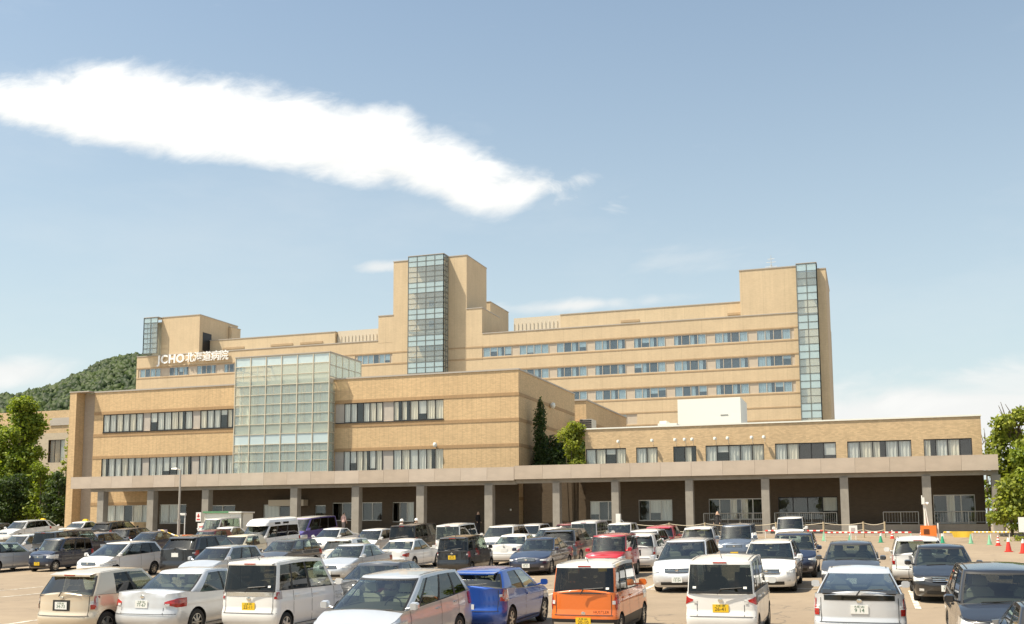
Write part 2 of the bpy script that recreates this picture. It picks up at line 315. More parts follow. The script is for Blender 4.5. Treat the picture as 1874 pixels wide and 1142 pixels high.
def window(parent, x0, x1, z0, z1, y, n, gl=None, fr=None, curt=.6, mull=.05, pattern=None, both=True, name='window', curtm=None):
    """frame with mullions, one pane per light, curtains and a dark room behind"""
    gl = gl or GL_WIN; fr = fr or FRAME; m = MB(); w = (x1-x0)/n
    m.box(x0, x1, y, y+.08, z0, z0+mull); m.box(x0, x1, y, y+.08, z1-mull, z1)
    for i in range(n+1):
        c = x0+w*i; h = mull*.5 if 0 < i < n else mull*.6
        m.box(max(x0, c-h), min(x1, c+h), y-.004, y+.075, z0+mull, z1-mull)
    f = m.build(name, fr, parent)
    rb = MB(); rb.poly([(x0, y+.9, z0-.3), (x1, y+.9, z0-.3), (x1, y+.9, z1+.3), (x0, y+.9, z1+.3)]); rb.poly([(x0, y+.2, z1+.02), (x1, y+.2, z1+.02), (x1, y+.9, z1+.02), (x0, y+.9, z1+.02)]); rb.poly([(x0, y+.2, z0-.02), (x1, y+.2, z0-.02), (x1, y+.9, z0-.02), (x0, y+.9, z0-.02)])
    rb.build('room', ROOM, f)
    for i in range(n):
        ubox('pane', f, x0+w*i+mull*.4, x0+w*(i+1)-mull*.4, y+.03, y+.045, z0+mull, z1-mull, gl)
        p = pattern[i % len(pattern)] if pattern else ('c' if RG.random() < curt else 'd')
        if curt and p in 'cp' and RG.random() < .22: p = RG.choice('bhb')
        if p == 'd' and RG.random() < .25: p = 'b'
        if p == 'b': zb = z1-(z1-z0)*RG.uniform(.25, .85); bm_ = MB(); bm_.box(x0+w*i+.02, x0+w*(i+1)-.02, y+.085, y+.095, zb, z1-.03); bm_.build('roller_blind', CURT2, f)
        elif p == 'c': curtain(f, x0+w*i+.01, x0+w*(i+1)-.01, z0+.03, z1-.02, y+.10, curtm or CURT)
        elif p == 'p': curtain(f, x0+w*i+.01, x0+w*(i+1)-.01, z0+.03, z1-.02, y+.10, CURT2)
        elif p == 'h': curtain(f, x0+w*i+.01, x0+w*(i+.55), z0+.03, z1-.02, y+.10, curtm or CURT)
    return f
# ================================================================== brick wing (three storeys, left)
YB = 76.0
bw = empty('brick_wing', (-45, YB, 0), label='three-storey orange brick hospital wing with projecting glass bay behind the long canopy', cat='building')
bw.location = (0, 0, 0)
BL, BR, BT = -65.6, -25.3, 12.95
W3 = [(-64.6, -60.34), (-59.53, -55.2), (-54.37, -50.25), (-40.42, -36.95), (-35.97, -31.6)]
rows = [(9.2, 10.80), (5.0, 6.88)]
ops = [(a, c, e, f) for (e, f) in rows for (a, c) in ((-64.6, -50.25), (-41.28, -31.6))]
gf = [(-64.0, -59.2, 1.2, 2.72), (-58.3, -55.5, 1.05, 2.72), (-41.4, -36.9, 1.2, 2.68), (-36.0, -34.1, 1.08, 2.66), (-53.2, -50.6, .15, 2.6), (-47.9, -44.9, .15, 2.6), (-43.0, -42.0, .15, 2.5)]
b = MB(); wall(b, BL, BR, 4.3, BT-.12, YB, ops); wall(b, BL, -58.75, -.2, 4.3, YB, gf[:1]); wall(b, -58.75, BR, -.2, 4.3, YB, gf[1:], m=2)  # shade-darkened tile takes over where the sunlit brick patch ends
b.poly([(BR, YB, -.2), (BR, 92.5, -.2), (BR, 92.5, BT-.12), (BR, YB, BT-.12)]); b.poly([(BL, YB, 0), (BL, 92.5, 0), (BL, 92.5, BT-.12), (BL, YB, BT-.12)][::-1]); b.poly([(BL, 92.5, 0), (BR, 92.5, 0), (BR, 92.5, BT-.12), (BL, 92.5, BT-.12)][::-1])
b.poly([(BL, YB, BT-.3), (BR, YB, BT-.3), (BR, 92.5, BT-.3), (BL, 92.5, BT-.3)], 1)
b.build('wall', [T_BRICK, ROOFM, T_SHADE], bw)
for z in (10.94, 8.95, 6.97, 2.82):
    h = .13
    for (xa, xb_) in ((BL, -50.2), (-41.25, BR)) if z > 3 else ((BL, -58.75),):
        m = MB(); m.box(xa, xb_+(.035 if xb_ == BR else 0), YB-.03, YB+.05, z-h, z+h); m.build('brick_band', T_BAND, bw)
    m = MB(); m.box(BR-.05, BR+.03, YB+.051, 92.4, z-h, z+h); m.build('brick_band', T_BAND, bw)
m = MB(); m.box(BL-.05, BR+.06, YB-.06, YB+.3, BT-.12, BT); m.box(BR-.3, BR+.06, YB+.3, 92.5, BT-.12, BT); m.box(BL-.05, BL+.3, YB+.3, 92.5, BT-.12, BT); m.build('coping', COPING, bw)
# end pier and grey panel on the left
m = MB(); m.box(-67.0, BL-.002, 76.35, 92, 0, 12.8); m.build('end_panel', T_GREY, bw)
m = MB(); m.box(-67.75, -67.02, 75.3, 92, 0, 12.85); m.build('end_pier', T_BRICK, bw)
m = MB(); m.box(-67.8, BL-.06, 75.25, 76.5, 12.852, 12.95); m.build('pier_coping', COPING, bw)
pats = {0: 'pccpcc', 1: 'ddpcdd', 2: 'pcdpcc', 3: 'dppdcc', 4: 'dccdcc'}
for r, (e, f) in enumerate(rows):
    for i, (a, c) in enumerate(W3):
        window(bw, a, c, e, f, YB+.03, 6, pattern=('ppcpcp', 'pppcpp', 'cppppd', 'ppdpcc', 'pccdcc')[i] if r == 0 else ('pppcpp', 'ppcppp', 'pcpppp', 'ppcppc', 'pccpcc')[i], mull=.055)
    for a, c in ((-60.34, -59.53), (-55.2, -54.37), (-41.28, -40.42), (-36.95, -35.97)):
        ubox('infill_panel', bw, a+.003, c-.003, YB+.10, YB+.2, e, f, PANEL)
    for a, c in ((-64.6, -50.25), (-41.2, -31.55)): ubox('window_sill', bw, a, c, YB-.07, YB+.1, e-.07, e-.002, FRAME if r == 0 else PANEL)
for a, c, e, f in gf[:4]: window(bw, a, c, e, f, YB+.1, 5 if c-a > 3 else 3, fr=ALU, pattern='ppdcp' if a < -50 else 'ddpdd', mull=.06)
for a, c, e, f in gf[4:]:
    window(bw, a, c, e, f, YB+.1, 2 if c-a > 1.5 else 1, fr=ALU, pattern='d', mull=.07, name='entrance_door')
m = MB(); m.box(-46.9, -43.6, 75.2, 75.95, 2.45, 2.95); m.build('entrance_sign_box', mat('lightbox_beige', (.62, .54, .42), .6), bw)
for kx, kz in ((-32.2, 7.05),):
    m = MB(); m.box(kx-.06, kx+.06, YB-.16, YB, kz-.05, kz+.05); m.lathe([(0, .26), (.12, .24), (.17, .12), (.16, -.02), (.10, -.1), (0, -.12)], 12, (kx, YB-.27, kz+.02)); m.build('wall_lamp', WHITE, bw, smooth=True, angle=40)
m = MB(); kx = BR; m.lathe([(0, .3), (.2, .22), (.24, 0), (.15, -.2), (0, -.25)], 10, (BR+.25, 84.5, 10.9)); m.build('wall_lamp', WHITE, bw, smooth=True)
m = MB(); m.box(BR+.002, BR+.05, 82.5, 82.62, 9.5, 10.8); m.build('downpipe', FRAME, bw)
# glass bay
BLIND = mat('grey_blind', (.60, .63, .60), .9, vary=.12, vscale=7, stretch=(1, 1, .08))
BX0, BX1, BYF = -50.25, -41.3, 75.0
zr_ = [14.95, 14.18, 13.35, 12.52, 11.72, 10.9, 10.05, 9.25, 8.4, 7.55, 6.9, 6.15, 5.2]
cols_ = [BX0+(BX1-BX0)*i/6 for i in range(7)]
m = MB()
for c in cols_: m.box(c-.035, c+.035, BYF-.05, BYF+.09, 5.0, 14.95)
for z in zr_: m.box(BX0, BX1, BYF-.035, BYF+.07, z-.025, z+.025)
sy = [BYF+5.6*i/5 for i in range(6)]
for X in (BX1, BX0):
    for y in sy: m.box(X-.04, X+.04, y-.04, y+.04, 13.0 if y > 75.9 else 5.0, 14.95)
    for z in (14.95, 13.98, 13.02): m.box(X-.035, X+.035, BYF, 80.6, z-.035, z+.035)
    for z in zr_[3:]: m.box(X-.035, X+.035, BYF, 75.98, z-.035, z+.035)
m.box(BX0, BX1, 80.55, 80.65, 13, 15.0)
bay = m.build('glass_bay', mat('bay_mullion', (.58, .52, .40), .5), bw)
m = MB(); m.box(BX0-.06, BX1+.06, BYF-.07, BYF+.1, 14.99, 15.06); m.box(BX1-.08, BX1+.06, BYF+.1, 80.7, 14.99, 15.06); m.box(BX0-.06, BX0+.08, BYF+.1, 80.7, 14.99, 15.06); m.build('bay_coping', COPING, bay)
for c in range(6): ubox('roof_pane', bay, cols_[c]+.05, cols_[c+1]-.05, BYF+.12, 80.5, 15.0, 15.015, GL_WIN)
for r in range(12):
    z1_, z0_ = zr_[r], zr_[r+1]
    for c in range(6):
        gl = GL_SKY if r in (0, 8) else GL_BAY
        ubox('pane', bay, cols_[c]+.045, cols_[c+1]-.045, BYF+.01, BYF+.025, z0_+.035, z1_-.035, gl)
    if r > 2: ubox('side_pane', bay, BX1-.008, BX1+.008, BYF+.09, 75.96, z0_+.035, z1_-.035, GL_BAY)
for i in range(5):
    for z0_, z1_ in ((13.05, 13.95), (14.01, 14.92)): ubox('side_pane', bay, BX1-.008, BX1+.008, sy[i]+.04, sy[i+1]-.04, z0_, z1_, GL_BAY)
for i, c in enumerate(cols_[:-1]):                       # blinds and columns seen through the glass
    mid = (c+cols_[i+1])/2
    m = MB(); m.box(c+.12, c+.30, BYF+.5, BYF+.7, 5, 12.9); m.build('inner_column', SLAB, bay)
    m = MB(); n = 14
    for k in range(n):
        xa = c+.34+(1.08)*k/n; m.poly([(xa, BYF+.75+.03*(k % 2), 5.1), (xa+1.08/n, BYF+.75+.03*((k+1) % 2), 5.1), (xa+1.08/n, BYF+.75+.03*((k+1) % 2), 12.85), (xa, BYF+.75+.03*(k % 2), 12.85)])
    m.build('blind', BLIND if i else CURT, bay)
m = MB(); m.box(BX0, BX1, BYF+.1, BYF+.7, 8.45, 9.2); m.box(BX0, BX1, BYF+.1, BYF+.7, 12.5, 12.9); m.build('floor_slab', SLAB, bay)
# ================================================================== low wing (two storeys, right)
lw = empty('low_wing', label='low two-storey tan hospital wing with wall lamps above its windows', cat='building')
LX0, LX1, LT = -20.0, 7.46, 8.05
lwin = [(-19.95, -16.87, 'pcdc'), (-16.1, -14.49, 'pc'), (-13.33, -11.64, 'dc'), (-10.97, -6.82, 'pcppc'), (-6.05, -1.9, 'pcddp'), (-1.15, 3.03, 'pcppp'), (3.82, 6.85, 'hpcd')]
lops = [(a, c, 5.0, 6.48) for a, c, _ in lwin]
lgf = [(-19.7, -17.6, 1.1, 2.55, 3), (-16.0, -13.5, 1.05, 2.6, 3), (-10.85, -6.95, 1.1, 2.62, 5), (-5.95, -1.95, 1.05, 2.68, 4), (4.25, 6.85, .75, 2.7, 3)]
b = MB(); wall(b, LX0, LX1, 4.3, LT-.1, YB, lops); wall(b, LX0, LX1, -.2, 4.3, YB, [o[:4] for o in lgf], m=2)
b.poly([(LX1, YB, 0), (LX1, 100, 0), (LX1, 100, LT-.1), (LX1, YB, LT-.1)]); b.poly([(LX0, YB, 0), (LX0, 100, 0), (LX0, 100, LT-.1), (LX0, YB, LT-.1)][::-1]); b.poly([(LX0, 100, 0), (LX1, 100, 0), (LX1, 100, LT-.1), (LX0, 100, LT-.1)][::-1])
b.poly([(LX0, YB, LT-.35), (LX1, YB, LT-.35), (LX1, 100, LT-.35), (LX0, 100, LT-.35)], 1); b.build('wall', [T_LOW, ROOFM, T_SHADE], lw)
m = MB(); m.box(LX0-.05, LX1+.05, YB-.06, YB+.3, LT-.1, LT); m.box(LX1-.3, LX1+.05, YB+.3, 100, LT-.1, LT); m.box(LX0-.05, LX0+.3, YB+.3, 100, LT-.1, LT); m.build('coping', WHITE, lw)
for a, c, p in lwin: window(lw, a, c, 5.0, 6.48, YB+.03, len(p), pattern=p, mull=.07)
for k, (a, c, e, f, n) in enumerate(lgf): window(lw, a, c, e, f, YB+.1, n, fr=ALU if k != 3 else FRAME, pattern=('ddd', 'ddp', 'ddppd', 'dddd', 'dhd')[k], mull=.07)
for kx in (-17.35, -14.8, -13.1, -12.4, -11.85, -10.2, -9.3, -7.6, -6.75):
    m = MB(); m.path([(kx, YB, 6.60), (kx+.02, YB-.18, 6.68), (kx+.05, YB-.30, 6.86)], .022); m.lathe([(0, .17), (.10, .15), (.13, .05), (.11, -.05), (0, -.07)], 10, (kx-.03, YB-.33, 6.90)); m.build('wall_lamp', WHITE, lw, smooth=True, angle=45)
for kx in (-12.2,): pass
# roof boxes
m = MB(); m.box(-16.6, -10.75, 97.5, 103, 7.75, 12.55); rb_ = m.build('rooftop_plant_room', WHITE, label='plain white plant enclosure on the roof of the low wing', cat='plant room')
ubox('vent_slot', rb_, -12.6, -11.9, 97.47, 97.5, 10.9, 10.95, FRAME)
m = MB(); m.box(-17.1, -15.45, 90, 93, 7.75, 9.6); m.box(-17.0, -16.4, 90.3, 92.6, 9.6, 9.85); m.build('rooftop_duct', WHITE, label='small white duct box on the low roof left of the plant enclosure', cat='duct')
# link block behind the brick wing
lk = empty('link_block', label='plain brick link block between the brick wing and the ward tower', cat='building')
m = MB(); m.box(-40, -25.2, 96.3, 114, 0, 12.7); m.build('wall', T_BRICK, lk); m = MB(); m.box(-40.05, -25.12, 96.2, 114.1, 12.7, 12.85); m.build('coping', COPING, lk)
m = MB(); m.box(-29.5, -25.1, 96.1, 96.28, 10.5, 10.75); m.box(-25.19, -25.1, 96.3, 104, 10.5, 10.75); m.build('brick_band', T_BAND, lk)
m = MB(); m.box(-24.9, -18, 112, 114, 0, 10.4); m.build('annexe_wall', T_BAND, lk)
m = MB(); m.box(-25.3, -20.1, 92.4, 92.6, 0, 9.0); m.build('court_wall', T_BRICK, lk)
m = MB(); m.box(-25.28, -20.02, 77.0, 77.3, 0, 4.35); m.build('court_shade_screen', T_SHADE, lk)  # added dark wall, stands in for the shade below the canopy
m = MB(); m.box(-24.3, -23.2, 90.5, 92.2, 9.0, 10.3); m.build('air_unit', ALU, lk)
for k in range(6): ubox('louvre_slat', lk, -24.3, -23.2, 90.44, 90.5, 9.1+.2*k, 9.2+.2*k, FRAME)
# ================================================================== ward tower block
YW = 157.0
wt = empty('ward_tower', label='tall tan tiled ward block with window bands and glazed stair towers', cat='building')
WL, WR, WTP = -126.4, -8.6, 32.1
sills = [28.1, 24.15, 20.2, 16.25]
wx = [(-58.3+6.24*i, -53.4+6.24*i) for i in range(8)]
wops = [(-59.2, WR-.6 if s > 17 else -33.0, s, s+1.6) for s in sills] + [(-126.0, -103, 28.1, 29.7), (-81.6, -74.6, 28.1, 29.7)]
b = MB(); wall(b, WL, WR, 0, WTP, YW, wops, depth=.25)
b.poly([(WL, YW, 0), (WL, 175, 0), (WL, 175, WTP), (WL, YW, WTP)][::-1]); b.poly([(WL, 175, 0), (WR+4.2, 175, 0), (WR+4.2, 175, WTP), (WL, 175, WTP)][::-1])
b.poly([(WL, YW, WTP-.25), (WR+4.2, YW, WTP-.25), (WR+4.2, 175, WTP-.25), (WL, 175, WTP-.25)], 1); b.build('wall', [T_WARD, ROOFM], wt)
for s in sills:
    for zz in (s-.16, s+1.76):
        m = MB(); m.box(-74.4 if s > 28 and False else -61.2, WR, YW-.04, YW+.1, zz-.09, zz+.09); m.build('string_course', T_WBAND, wt)
for zz in (27.94, 29.86):
    m = MB(); m.box(WL, -74.5, YW-.04, YW+.1, zz-.09, zz+.09); m.build('string_course', T_WBAND, wt)
m = MB(); m.box(WL-.05, -77.3, YW-.07, YW+.2, WTP-.12, WTP+.02); m.box(-58.4, WR, YW-.07, YW+.2, WTP-.12, WTP+.02); m.build('coping', COPING, wt)
for s in sills:
    n0 = -59.2
    for i, (a, c) in enumerate(wx):
        if s < 17 and i > 3: continue
        ubox('infill_panel', wt, n0+.002, a-.002, YW+.10, YW+.2, s, s+1.6, WPANEL); n0 = c
        f = window(wt, a, c, s, s+1.6, YW+.03, 4, gl=GL_WARD, fr=WPANEL, mull=.09, pattern=RG.choice(['hdhp', 'pdhp', 'phdp', 'cdhc', 'pdpp', 'hddh', 'chdc']), curtm=CURT2)
    ubox('infill_panel', wt, n0+.002, WR-.602 if s > 17 else -33.002, YW+.10, YW+.2, s, s+1.6, WPANEL)
for a, c, n, p in ((-125.6, -121.1, 4, 'pdcp'), (-119.2, -115.1, 4, 'dhdh'), (-113.3, -109.3, 4, 'pddh'), (-107.6, -103.4, 4, 'hddp'), (-81.2, -75.0, 6, 'cppdcp')): window(wt, a, c, 28.1, 29.7, YW+.03, n, gl=GL_WARD, fr=WPANEL, mull=.09, pattern=p, curtm=CURT2)
for a, c in ((-126.0, -125.6), (-121.1, -119.2), (-115.1, -113.3), (-109.3, -107.6), (-103.4, -103.0), (-81.6, -81.2), (-75.0, -74.6)): ubox('infill_panel', wt, a+.002, c-.002, YW+.1, YW+.2, 28.1, 29.7, WPANEL)
def block(x0, x1, y0, y1, z0, z1, name='upper_wall', mt_=None, cop=True):
    m = MB(); m.box(x0, x1, y0, y1, z0, z1); o = m.build(name, mt_ or T_WARD, wt)
    if cop: m = MB(); m.box(x0-.07, x1+.07, y0-.07, y1+.07, z1, z1+.14); m.build('coping', COPING, wt)
    return o
block(-46.0, -17.0, 160, 172, WTP-.3, 34.85); block(-112.8, -87.1, 160, 172, WTP-.3, 34.7)
LOUV = mat('pale_louvre', (.58, .50, .38), .6)
for x0, x1, z1 in ((-86.9, -78.7, 34.9), (-54.2, -46.1, 34.95)):
    m = MB(); m.box(x0, x1, 160.6, 171, WTP-.2, z1); o = m.build('roof_screen', LOUV, wt)
    for k in range(12): ubox('screen_post', o, x0+(x1-x0)*k/12, x0+(x1-x0)*k/12+.1, 160.5, 160.6, WTP-.1, z1-.9, LOUV)
for x in (-100, -94, -110, -36, -19.2): ubox('roof_vent', wt, x, x+4.5 if x < -90 else x+3, 159.9, 160, 32.9, 33.25, T_WBAND)
block(-16.9, -8.5, YW+.001, 169, WTP, 39.0); block(-5.6, -4.4, YW+.002, 173, 0, 38.3); block(-8.6, -5.6, YW+.6, 172, 0, 38.2, 'stair_back_wall', SLAB, False)
block(-121.2, -113.0, YW+.003, 169, WTP, 39.0); block(-124.2, -121.2, YW+1.2, 166, WTP-.3, 38.5, 'stair_back_wall', SLAB, False)
ubox('plant_opening', wt, -112.99, -112.94, 158.0, 160.6, 32.6, 36.0, FRAME)
block(-112.9, -112.3, 166.0, 168.9, WTP-.2, 38.3, cop=True)
block(-74.5, -61.2, YW-.02, 166.5, 0, 45.4); block(-77.25, -74.5, YW-.015, 165, WTP-.5, 36.2); block(-61.2, -58.5, YW-.01, 165.6, 0, 36.3); block(-64.5, -62.5, 172, 182, WTP-.3, 40.7)
for zz in (27.94, 29.86):
    m = MB(); m.box(-74.6, -71.1, YW-.06, YW-.021, zz-.12, zz+.12); m.box(-64.4, -61.19, YW-.06, YW-.021, zz-.12, zz+.12); m.box(-61.19, -58.4, YW-.055, YW-.011, zz-.12, zz+.12); m.build('string_course', T_WBAND, wt)
STFR = mat('stair_frame', (.16, .165, .15), .5, metal=.3)
def stair(x0, x1, yf, yb, ztop, zbot, nc, rows_, side, spand):
    m = MB(); cs = [x0+(x1-x0)*i/nc for i in range(nc+1)]; zs = [ztop-(ztop-zbot)*i/rows_ for i in range(rows_+1)]
    for c in cs: m.box(c-.05, c+.05, yf-.05, yf+.06, zbot, ztop)
    for z in zs: m.box(x0, x1, yf-.035, yf+.05, z-.045, z+.045)
    X = x1 if side > 0 else x0
    ys = [yf, (yf+yb)/2, yb]
    for y in ys: m.box(X-.05, X+.05, y-.05, y+.05, zbot, ztop)
    for z in zs: m.box(X-.04, X+.04, yf+.05, yb, z-.045, z+.045)
    fr = m.build('stair_tower', STFR, wt)
    m = MB(); m.box(x0-.06, x1+.06, yf-.07, yb+.05, ztop+.046, ztop+.14); m.build('coping', COPING, fr)
    for r in range(rows_):
        gl = GL_SPAN if r % spand[0] in spand[1] else GL_STAIR
        for c in range(nc): ubox('pane', fr, cs[c]+.05, cs[c+1]-.05, yf, yf+.02, zs[r+1]+.045, zs[r]-.045, gl)
        for k in range(2): ubox('side_pane', fr, X-.01, X+.01, ys[k]+.05, ys[k+1]-.05, zs[r+1]+.045, zs[r]-.045, GL_STAIR)
    return fr, cs, zs
fr, cs, zs = stair(-70.85, -64.5, 155.0, YW-.03, 45.45, 24.0, 4, 24, 1, (5, (0, 1)))
for k, z in enumerate((42.8, 39.2, 35.7, 31.2, 27.4)):
    m = MB(); m.box(-70.7, -64.6, 155.2, YW-.05, z-3.2, z-2.9); m.build('floor_slab', SLAB, fr)
    if k > 2:
        for q in range(3): ubox('ward_window', fr, -69.6, -65.6, YW-.09, YW-.03, z-1.55+.62*q, z-1.02+.62*q, GL_WARD)
    else:
        ubox('exit_sign', fr, -67.9, -67.0, YW-.09, YW-.03, z-1.9, z-1.0, FRAME)
    m = MB(); m.path([(-70.6, 155.6, z-2.9), (-69.4, 155.8, z-1.6), (-70.5, 156, z-.3)], .07); m.build('stair_rail', ALU, fr)
stair(-8.5, -5.65, 155.6, YW+.55, 38.95, 15.0, 2, 22, 1, (4, (0, 3)))
stair(-124.25, -121.25, 155.9, YW+1.1, 38.9, 32.3, 2, 7, -1, (9, (0,)))
# antenna on the roof
an = MB(); an.tube((-12.4, 160, 39), (-12.4, 160, 41.8), .06, .03)
for z, w in ((40.0, .9), (40.7, .7), (41.2, .5)): an.tube((-12.4-w, 160, z), (-12.4+w, 160, z), .03)
an.tube((-13.1, 160, 39), (-12.4, 160, 40.4), .03); an.tube((-11.7, 160, 39), (-12.4, 160, 40.4), .03)
an.build('roof_antenna', ALU, label='thin roof antenna mast above the right stair tower', cat='antenna')
# sign letters on the ward tower
sg = empty('hospital_sign', label='white JCHO hospital name lettering fixed along the ward block parapet', cat='sign')
def glyph(ch, size, ext, off, mt_, parent, loc, rot=(math.pi/2, 0, 0), name='letter'):
    cu = bpy.data.curves.new('t', 'FONT'); cu.body = ch; cu.size = size; cu.extrude = ext; cu.offset = off; cu.resolution_u = 3
    o = bpy.data.objects.new('t', cu); COL.objects.link(o); bpy.context.view_layer.update()
    me = bpy.data.meshes.new_from_object(o.evaluated_get(bpy.context.evaluated_depsgraph_get())); w = max((v.co.x for v in me.vertices), default=0)
    bpy.data.objects.remove(o); me.materials.clear(); me.materials.append(mt_)
    k = link(name, me, parent, loc); k.rotation_euler = rot; return k, w
SIGNW = mat('sign_white', (.92, .91, .88), .4)
x = -121.5
for ch in 'JCHO':
    k, w = glyph(ch, 2.15, .10, .055, SIGNW, sg, (x, YW-.35, 30.45)); x += w+.20
x = -115.55
for ch in '北海道病院':
    k, w = glyph(ch, 1.90, .12, .008, SIGNW, sg, (x, YW-.35, 30.55)); x += 1.80
# ================================================================== canopies
def canopy(name, label, x0, x1, roof0, cols, zt):
    c = empty(name, label=label, cat='canopy', group=None)
    n = max(1, round((x1-x0)/2.15)); w = (x1-x0)/n
    for i in range(n):
        dz = RG.uniform(-.004, .004); ubox('fascia_panel', c, x0+w*i+.006, x0+w*(i+1)-.006, 72.0+dz, 72.18, zt-.99, zt, CONCS[RG.randrange(3)])
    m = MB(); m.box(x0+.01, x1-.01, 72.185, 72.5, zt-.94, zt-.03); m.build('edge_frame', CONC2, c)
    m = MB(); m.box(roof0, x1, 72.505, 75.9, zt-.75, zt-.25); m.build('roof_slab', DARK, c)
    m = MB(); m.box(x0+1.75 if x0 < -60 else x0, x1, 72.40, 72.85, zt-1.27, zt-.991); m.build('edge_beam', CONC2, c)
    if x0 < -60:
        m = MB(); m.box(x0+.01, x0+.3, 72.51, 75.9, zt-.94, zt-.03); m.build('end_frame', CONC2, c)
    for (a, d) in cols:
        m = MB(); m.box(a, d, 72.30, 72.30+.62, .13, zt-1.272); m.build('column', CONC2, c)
    return c
CONCS = [CONC, mat('concrete_pale', (.50, .42, .34), .85, vary=.10, vscale=1.2, bump=.15), mat('concrete_dull', (.45, .37, .29), .85, vary=.12, vscale=1.2, bump=.15)]
cw = .62
canopy('entrance_canopy', 'long concrete canopy on columns in front of the brick wing', -64.3, -24.35, -62.3, [(x-cw/2, x+cw/2) for x in (-61.4, -56.35, -51.0, -42.8, -37.4, -31.95, -26.45)], 5.03)
canopy('side_canopy', 'concrete canopy on columns in front of the low wing', -24.33, 7.95, -24.33, [(x-cw/2+.05, x+cw/2-.05) for x in (-21.25, -16.9, -11.65, -6.5, -1.4, 3.68, 7.8)], 5.10)
# raised ramp and railings under the right canopy
rp = empty('access_ramp', label='raised concrete access ramp with metal railings under the low wing canopy', cat='ramp')
m = MB(); m.box(-11, 7.4, 74.4, 75.95, .131, .72); m.build('ramp_base', T_GREY, rp)
for (xa, xb_) in ((1.0, 3.2), (-11, -6.8), (-6.1, -2.0), (4.2, 7.3)):
    n = max(2, int((xb_-xa)/.8)); m = MB(); m.tube((xa, 74.5, 1.55), (xb_, 74.5, 1.55), .03); m.tube((xa, 74.5, .85), (xb_, 74.5, .85), .02)
    for i in range(n+1): m.tube((xa+(xb_-xa)*i/n, 74.5, .72), (xa+(xb_-xa)*i/n, 74.5, 1.55), .028)
    for i in range(n*6+1): m.tube((xa+(xb_-xa)*i/(n*6), 74.5, .85), (xa+(xb_-xa)*i/(n*6), 74.5, 1.55), .009, n=4)
    m.build('railing', ALU, rp)
# far-left building behind the trees
fb = empty('rear_annexe', label='low brick annexe with a white wall half hidden behind the left trees', cat='building')
m = MB(); wall(m, -125, -92, 0, 16.2, 110, [(-102.1, -99.4, 9.3, 12.3)]); m.box(-125, -92, 110.4, 125, 0, 16.19); m.build('wall', T_LOW, fb)
m = MB(); wall(m, -124, -93, 0, 13.2, 109.9, [(-102.1, -99.4, 9.3, 12.3)]); m.build('white_wall', mat('pale_render', (.50, .42, .31), .8, vary=.08), fb)
window(fb, -102.1, -99.4, 9.3, 12.3, 110.1, 3, pattern='ddp'); ubox('panel', fb, -102, -96, 109.88, 109.95, 14.2, 15.2, PANEL)
# ================================================================== cars
BLACK = mat('black_trim', (.018, .018, .018), .5); INTR = mat('cabin_trim', (.07, .066, .06), .85); SEATG = mat('seat_fabric', (.30, .28, .24), .95); SEATB = mat('seat_fabric_pale', (.52, .48, .40), .95)
TYRE = mat('tyre', (.022, .021, .02), .85); RIM = mat('rim_alloy', (.62, .61, .58), .3, metal=.8); CHROME = mat('chrome', (.8, .8, .78), .12, metal=1); SEAM = mat('panel_gap', (.03, .03, .03), .8)
CARGLASS = glass_mat('car_glass', (.52, .59, .53), 1.8, 1.5); PRIV = glass_mat('privacy_glass', (.16, .16, .145), 1.1, 1.5)
def lamp_mat(name, col, rough=.15): return mat(name, col, rough, coat=1.0, vary=.45, vscale=9, stretch=(1, 1, 3))
RED = lamp_mat('red_lens', (.36, .018, .012)); CLEAR = lamp_mat('clear_lens', (.62, .62, .60)); AMBER = lamp_mat('amber_lens', (.8, .30, .05)); PINK = mat('pale_lens', (.46, .41, .39), .12, coat=1.0)
PL_W = mat('plate_white', (.80, .80, .76), .5); PL_Y = mat('plate_yellow', (.80, .52, .02), .5); PL_TG = mat('plate_green', (.02, .12, .05), .6); PL_TK = mat('plate_black', (.03, .03, .03), .6)
def paint(name, col, metal=0.0, rough=.28):
    m = mat('paint_'+name, col, rough, metal=metal, coat=1.0)
    t = m.node_tree; p = t.nodes['Principled BSDF']; c = t.nodes.new('ShaderNodeTexCoord')
    f = noise(c.outputs['Object'], 2.5, 5, .65, t); mr = t.nodes.new('ShaderNodeMapRange'); t.links.new(f, mr.inputs[0]); mr.inputs[3].default_value = rough-.06; mr.inputs[4].default_value = rough+.12; t.links.new(mr.outputs[0], p.inputs['Roughness'])
    s = t.nodes.new('ShaderNodeSeparateXYZ'); t.links.new(c.outputs['Object'], s.inputs[0])       # road dust low on the body
    d = mth('MULTIPLY', mth('SUBTRACT', .55, s.outputs[2], nt=t), mth('MULTIPLY', f, .9, nt=t), nt=t, clamp=True)
    mx = t.nodes.new('ShaderNodeMix'); mx.data_type = 'RGBA'; t.links.new(d, mx.inputs[0]); mx.inputs[6].default_value = (*col, 1); mx.inputs[7].default_value = (.26, .22, .17, 1); t.links.new(mx.outputs[2], p.inputs['Base Color'])
    return m
